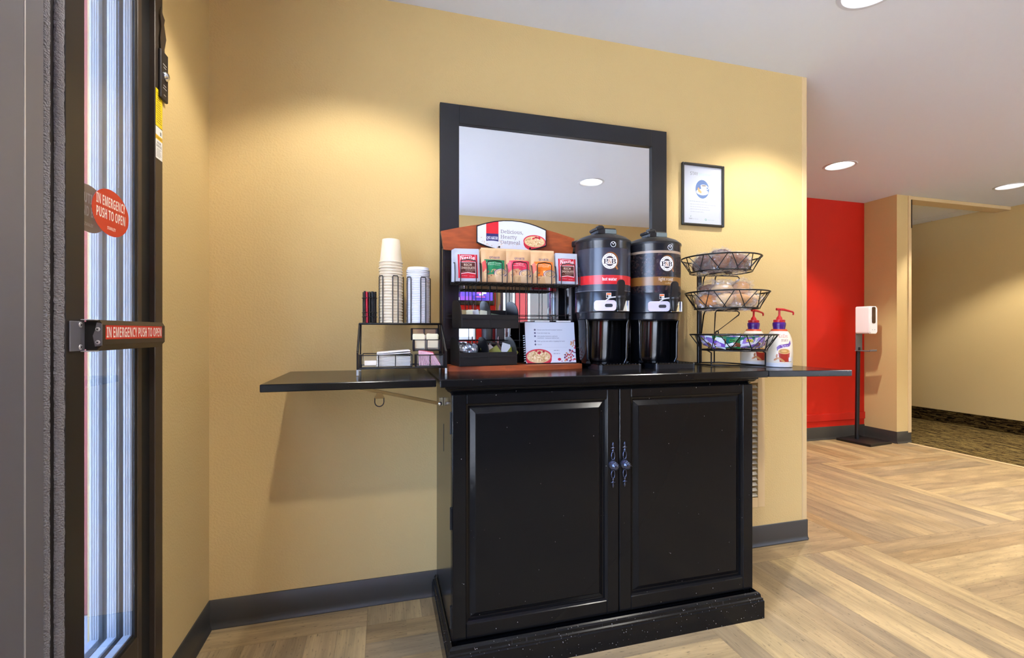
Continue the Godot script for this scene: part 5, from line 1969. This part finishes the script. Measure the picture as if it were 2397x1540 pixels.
	var b := Basis(Vector3.UP, -0.24)
	var w0 := R + 0.0012
	sheet(s, b * Vector3(-0.011, 0.285, w0), b * Vector3(0.009, 0.285, w0), b * Vector3(0.009, 0.305, w0), b * Vector3(-0.011, 0.305, w0), b * Vector3(0, 0, 1))
	part(t, "warning_label", s, M.warning_print)


func V(p: Vector2, y: float) -> Vector3:
	return Vector3(p.x, y, p.y)


# ---------------------------------------------------------------- tiered baskets of snacks

func place_word(a: float) -> String:
	var k := int(round(fposmod(a, TAU) / (TAU / 8.0))) % 8
	return ["front", "front right", "right side", "back right", "back", "back left", "left side", "front left"][k]


func build_baskets():
	var t := thing("tiered_stand", "black wire stand holding three round snack baskets one above another", "tiered stand", Vector3.ZERO)
	var C := [Vector3(1.43, 1.357, 0.225), Vector3(1.44, 1.196, 0.25), Vector3(1.455, 1.018, 0.27)]
	var RT := [0.163, 0.168, 0.172]
	var RB := [0.127, 0.13, 0.132]
	var H := [0.061, 0.069, 0.066]
	var s := S()
	box(s, Vector3(1.445, 1.17, 0.06), Vector3(0.014, 0.45, 0.014), 0.002)
	part(t, "post", s, M.wire_black)
	s = S()
	tube(s, [Vector3(1.463, 0.949, 0.055), Vector3(1.463, 1.36, 0.055)], 0.0028, 7)
	part(t, "rear_wire", s, M.wire_black)
	s = S()
	tube(s, [Vector3(1.40, 0.949, 0.05), Vector3(1.56, 0.949, 0.06), Vector3(1.60, 0.949, 0.30), Vector3(1.375, 0.949, 0.235)], 0.0032, 7, true)
	for p in [Vector3(1.375, 0, 0.235), Vector3(1.60, 0, 0.30), Vector3(1.5, 0, 0.1)]:
		tube(s, [Vector3(p.x, 0.949, p.z), Vector3(p.x, 1.005, p.z), Vector3(p.x - 0.02, 1.018, p.z - 0.008)], 0.0032, 7)
	part(t, "foot_frame", s, M.wire_black)
	for k in 2:
		var yb: float = C[k].y - 0.004
		var ya: float = C[k + 1].y + H[k + 1] + 0.004
		s = S()
		tube(s, [Vector3(1.50, ya, 0.1), Vector3(1.465, yb - 0.008, 0.15), Vector3(1.47, yb, 0.152), Vector3(1.585, yb, 0.152), Vector3(1.597, yb - 0.008, 0.15), Vector3(1.595, yb - 0.018, 0.148)], 0.003, 7, true)
		part(t, "bracket", s, M.wire_black)
		s = S()
		tube(s, [Vector3(1.452, ya, 0.07), Vector3(1.41, yb - 0.02, 0.14), Vector3(1.405, yb - 0.004, 0.155), Vector3(1.405, yb, 0.17), Vector3(1.405, yb, 0.3)], 0.003, 7)
		part(t, "bracket", s, M.wire_black)
	s = S()
	var curl := []
	for i in 12: curl.append(Vector3(1.512 + cos(TAU * i / 12) * 0.008, C[2].y + H[2] + 0.008 + sin(TAU * i / 12) * 0.008, 0.104))
	tube(s, curl, 0.0028, 6, true)
	part(t, "curl", s, M.wire_black)
	for k in 3:
		var c: Vector3 = C[k]
		var o := thing("wire_basket", ["top round wire basket, full of dark muffins", "middle round wire basket, full of tan pastries", "bottom round wire basket, full of snack bars"][k], "basket", c, 0.0, "round wire baskets")
		s = S()
		var top := []
		var bot := []
		for i in 40:
			var a := TAU * i / 40
			top.append(Vector3(sin(a) * RT[k], H[k], cos(a) * RT[k]))
			bot.append(Vector3(sin(a) * RB[k], 0, cos(a) * RB[k]))
		tube(s, top, 0.0033, 7, true)
		part(o, "rim", s, M.wire_black)
		s = S()
		tube(s, bot, 0.0026, 7, true)
		for i in 7:
			var x := -0.105 + i * 0.035
			var z := sqrt(maxf(0.0, pow(RB[k], 2) - x * x))
			tube(s, [Vector3(x, 0, -z), Vector3(x, 0, z)], 0.0014, 5)
		part(o, "floor_wires", s, M.wire_black)
		s = S()
		for i in 11:
			var a := TAU * i / 11 + 0.1
			for g in [-1.0, 1.0]:
				tube(s, [Vector3(sin(a + g * 0.05) * RT[k], H[k], cos(a + g * 0.05) * RT[k]), Vector3(sin(a + g * 0.34) * RB[k], 0, cos(a + g * 0.34) * RB[k])], 0.0019, 5)
		part(o, "side_wires", s, M.wire_black)
	var r := RandomNumberGenerator.new()
	r.seed = 77
	var wraps := [lump(Vector3(0.046, 0.043, 0.046), 0.45, 0.22, 3, 26, 16, true), lump(Vector3(0.045, 0.049, 0.045), 0.5, 0.25, 8, 26, 16, true), lump(Vector3(0.055, 0.039, 0.049), 0.5, 0.22, 15, 26, 16, true)]
	# muffins
	var cup := S()
	lathe(cup, [Vector2(0, -0.03), Vector2(0.024, -0.03), Vector2(0.033, 0.004), Vector2(0.0, 0.006)], 22)
	var cupm := mesh_of(cup)
	var caps_m := [lump(Vector3(0.038, 0.024, 0.038), 0.16, 0.25, 31), lump(Vector3(0.037, 0.026, 0.037), 0.18, 0.25, 32)]
	for k in 9:
		var ring := 0.082 if k < 7 else 0.02
		var a := TAU * k / 7.0 + 0.2 if k < 7 else PI * k
		var p: Vector3 = C[0] + Vector3(sin(a) * ring, 0.037, cos(a) * ring)
		if k >= 7: p += Vector3(0.0, 0.026, 0.0)
		var o := thing("wrapped_muffin", ("dark wrapped muffin heaped at the " + ["middle", "centre back"][k - 7] + " of the top basket") if k >= 7 else ("dark wrapped muffin at the " + place_word(a) + " of the top basket"), "muffin", p, 0.0, "muffins in the top basket")
		o.basis = Basis(Vector3(cos(a), 0, -sin(a)), r.randf_range(0.2, 1.2)) * Basis(Vector3.UP, r.randf() * TAU)
		part(o, "paper_case", cupm, M.cup_liner)
		part(o, "muffin_top", caps_m[k % 2], M.cake_dark if k % 3 else M.cake_brown, Vector3(0, 0.01, 0))
		part(o, "wrapper", wraps[k % 2], M.clear_wrap, Vector3(0, -0.002, 0))
	# pastries
	var loaf := [lump(Vector3(0.046, 0.02, 0.04), 0.16, 0.16, 51), lump(Vector3(0.04, 0.028, 0.036), 0.12, 0.2, 52), lump(Vector3(0.05, 0.018, 0.03), 0.14, 0.2, 53)]
	for k in 13:
		var ring := 0.086 if k < 8 else 0.062
		var a := TAU * k / 8.0 if k < 8 else TAU * k / 5.0 + 0.3
		var p: Vector3 = C[1] + Vector3(sin(a) * ring, 0.036 if k < 8 else 0.084, cos(a) * ring)
		var o := thing("wrapped_pastry", ("wrapped pastry heaped above the rim at the " if k >= 8 else "wrapped pastry down at the ") + place_word(a) + " of the middle basket", "pastry", p, 0.0, "pastries in the middle basket")
		o.basis = Basis(Vector3.UP, r.randf() * TAU) * Basis(Vector3.RIGHT, r.randf_range(-0.8, 0.8))
		part(o, "pastry", loaf[k % 3], [M.bread_tan, M.bread_gold, M.bread_pale, M.cake_brown][[0, 2, 1, 0, 2, 0, 1, 2, 3, 2, 0, 3, 2][k]])
		part(o, "wrapper", wraps[2], M.clear_wrap)
	# snack bars
	var prints := []
	var pc := [[rgb(150, 120, 206), rgb(236, 232, 246), rgb(226, 210, 60)], [rgb(20, 110, 96), rgb(238, 240, 240), rgb(60, 150, 60)], [rgb(28, 104, 54), rgb(124, 62, 36), rgb(190, 190, 40)], [rgb(232, 236, 242), rgb(120, 80, 180), rgb(90, 170, 200)]]
	for k in 4:
		var img := page(320, 120, pc[k][0])
		poly(img, PackedVector2Array([Vector2(0, 70), Vector2(180, 20), Vector2(320, 60), Vector2(320, 100), Vector2(150, 66), Vector2(0, 110)]), pc[k][1])
		ell(img, 236, 74, 44, 26, [rgb(150, 96, 54), rgb(214, 222, 226), rgb(140, 72, 40), rgb(206, 180, 226)][k])
		rect(img, 30, 16, 96, 26, pc[k][2])
		scribble(img, 38, 24, 80, 10, rgb(50, 46, 60), 30 + k)
		scribble(img, 150, 92, 140, 9, rgb(240, 240, 240), 40 + k)
		prints.append(printed("bar_print_%d" % k, img, 0.3))
	var pm := pouch(0.11, 0.05, 0.016, 81, 0.08, 16, 8)
	var looks := ["purple", "teal", "green", "silver-white"]
	for k in 16:
		var low := k < 9
		var a := -1.9 + k * 0.475 if low else -1.4 + (k - 9) * 0.47
		var rad := 0.098 if low else 0.062
		var p: Vector3 = C[2] + Vector3(sin(a) * rad, 0.012 if low else 0.046, cos(a) * rad)
		var q := Basis(Vector3.UP, a + r.randf_range(-0.15, 0.15)) * Basis(Vector3.RIGHT, (0.45 if low else -1.2) + r.randf_range(-0.1, 0.1)) * Basis(Vector3(0, 0, 1), r.randf_range(-0.16, 0.16))
		single("snack_bar", pm, prints[(k * 3) % 4], looks[(k * 3) % 4] + " wrapped snack bar " + ("at the " if low else "heaped at the ") + ["far left", "left", "front left", "front left corner", "front", "front right corner", "front right", "right", "far right", "left", "middle left", "front left", "front", "front right", "middle right", "right"][k] + " of the bottom basket", "snack bar", p, q, "snack bars in the bottom basket")


# ---------------------------------------------------------------- creamer bottles

func build_bottles():
	var W := 1200
	var H := 480
	var img := page(W, H, rgb(240, 226, 202))
	rect(img, 0, 0, W, 26, rgb(206, 78, 40))
	for side in 2:
		var cx := 300.0 + side * 600.0
		write(img, "Coffee", Vector2(cx, 110), 46, rgb(196, 60, 62), "serif", 150, true)
		write(img, "mate", Vector2(cx + 14, 160), 38, rgb(150, 84, 70), "serif", 110, true)
		poly(img, PackedVector2Array([Vector2(cx - 96, 290), Vector2(cx - 104, 236), Vector2(cx - 70, 208), Vector2(cx + 70, 186), Vector2(cx + 110, 140), Vector2(cx + 116, 190), Vector2(cx + 86, 222), Vector2(cx - 50, 246), Vector2(cx - 80, 262)]), rgb(110, 60, 150))
		scribble(img, cx - 44, 208, 104, 11, rgb(220, 206, 232), 3)
		scribble(img, cx - 30, 226, 84, 11, rgb(220, 206, 232), 5)
		poly(img, PackedVector2Array([Vector2(cx - 84, 290), Vector2(cx + 92, 290), Vector2(cx + 74, 424), Vector2(cx - 60, 424)]), rgb(178, 52, 36))
		ell(img, cx + 4, 288, 90, 34, rgb(232, 190, 130))
		ell(img, cx + 4, 288, 80, 28, rgb(204, 150, 80))
		ell(img, cx - 4, 284, 44, 13, rgb(228, 184, 116))
		ell(img, cx - 110, 390, 34, 13, rgb(196, 120, 62), -0.5)
		ell(img, cx - 40, 396, 60, 14, rgb(214, 152, 92), 0.5)
		ell(img, cx - 100, 348, 12, 26, rgb(190, 116, 60), 0.2)
		rect(img, cx + 70, 366, 56, 44, rgb(236, 236, 240))
		scribble(img, cx + 66, 416, 66, 9, rgb(130, 130, 140), 8)
	rect(img, 560, 330, 120, 90, rgb(206, 220, 236))
	scribble(img, 572, 352, 84, 10, rgb(110, 84, 130), 12)
	rect(img, 0, 440, W, 40, rgb(232, 230, 230))
	printed("creamer_print", img, 0.3)
	var s := S()
	lathe(s, [Vector2(0.0535, 0.006), Vector2(0.0548, 0.02), Vector2(0.055, 0.06), Vector2(0.0535, 0.09), Vector2(0.052, 0.108), Vector2(0.049, 0.126), Vector2(0.043, 0.143), Vector2(0.034, 0.158), Vector2(0.029, 0.166)], 48, Transform3D(Basis(Vector3.UP, -PI / 2)), 0.0, TAU, true)
	var body := mesh_of(s)
	s = S()
	lathe(s, [Vector2(0, 0), Vector2(0.049, 0), Vector2(0.0535, 0.003), Vector2(0.0535, 0.0062)], 40)
	var foot := mesh_of(s)
	s = S()
	lathe(s, [Vector2(0.0245, 0.164), Vector2(0.0235, 0.17), Vector2(0.026, 0.182), Vector2(0.0265, 0.192), Vector2(0.0245, 0.196), Vector2(0, 0.196)], 32)
	var sleeve := mesh_of(s)
	s = S()
	lathe(s, [Vector2(0.0215, 0.196), Vector2(0.022, 0.198), Vector2(0.022, 0.207), Vector2(0.02, 0.2085), Vector2(0.0125, 0.209), Vector2(0.0115, 0.216), Vector2(0.006, 0.224), Vector2(0.0045, 0.228), Vector2(0.0045, 0.248), Vector2(0.0075, 0.2485), Vector2(0.0085, 0.25), Vector2(0.0085, 0.2555), Vector2(0, 0.257)], 24)
	for k in 24: box(s, Vector3(sin(TAU * k / 24) * 0.0221, 0.2025, cos(TAU * k / 24) * 0.0221), Vector3(0.0018, 0.009, 0.0018), 0.0004, Basis(Vector3.UP, TAU * k / 24))
	tube(s, [Vector3(-0.014, 0.254, 0.001), Vector3(0.02, 0.253, -0.002), Vector3(0.05, 0.247, -0.006), Vector3(0.064, 0.244, -0.008), Vector3(0.068, 0.239, -0.008), Vector3(0.067, 0.23, -0.008)], [0.0058, 0.0055, 0.0045, 0.0042, 0.0038, 0.003], 8)
	var pump := mesh_of(s)
	for k in 2:
		var o := thing("creamer_bottle", ["creamer pump bottle in full view at the right end of the counter", "creamer pump bottle partly hidden behind the wire baskets"][k], "bottle", [Vector3(1.685, TOP - 0.0035, 0.285), Vector3(1.66, TOP - 0.003, 0.165)][k], [-0.4, -0.12][k], "creamer pump bottles")
		o.rotation.z = -0.016
		part(o, "body", body, M.creamer_print)
		part(o, "foot", foot, M.white_plastic)
		part(o, "neck_sleeve", sleeve, M.sleeve_purple)
		part(o, "pump", pump, M.pump_red, Vector3.ZERO, Basis(Vector3.UP, [0.15, 0.2][k]))


# ---------------------------------------------------------------- hand sanitizer stand

func build_sanitizer():
	var at := Vector3(4.6, 0, -1.56)
	var t := thing("sanitizer_stand", "white hand sanitizer dispenser on a black floor stand by the red wall", "sanitizer stand", at, 0.12)
	var s := S()
	box(s, Vector3(0, 0.012, 0), Vector3(0.33, 0.024, 0.32), 0.003)
	part(t, "base_plate", s, M.plastic_black)
	s = S()
	tube(s, [Vector3(-0.02, 0.02, -0.05), Vector3(0.0, 0.94, -0.05)], 0.019, 14)
	part(t, "pole", s, M.plastic_black)
	s = S()
	span(s, Vector3(-0.045, 0.9, -0.05), Vector3(0.05, 1.1, -0.04), 0.002)
	box(s, Vector3(0.0, 0.905, 0.02), Vector3(0.11, 0.008, 0.14), 0.003)
	box(s, Vector3(0.0, 0.912, 0.088), Vector3(0.11, 0.016, 0.006), 0.002)
	part(t, "drip_plate", s, M.tray_grey)
	var d := S()
	prism(d, rounded(0.125, 0.27, 0.02), 0.0, 0.12, Transform3D(Basis.IDENTITY, Vector3(0.005, 1.21, -0.04)))
	prism(d, rounded(0.115, 0.255, 0.02), 0.12, 0.128, Transform3D(Basis.IDENTITY, Vector3(0.005, 1.21, -0.04)))
	var bd := part(t, "dispenser", d, M.sanitizer_white)
	s = S()
	prism(s, rounded(0.052, 0.16, 0.014), 0.128, 0.131, Transform3D(Basis.IDENTITY, Vector3(0.005, 1.258, -0.04)))
	part(bd, "smoked_window", s, M.smoked)
	s = S()
	for x in [-0.012, 0.022]: lathe(s, [Vector2(0.003, 0), Vector2(0.0025, 0.0015), Vector2(0, 0.0016)], 10, Transform3D(Basis(Vector3.RIGHT, PI / 2), Vector3(x, 1.115, 0.0881)))
	part(bd, "indicator", s, M.device_dark)
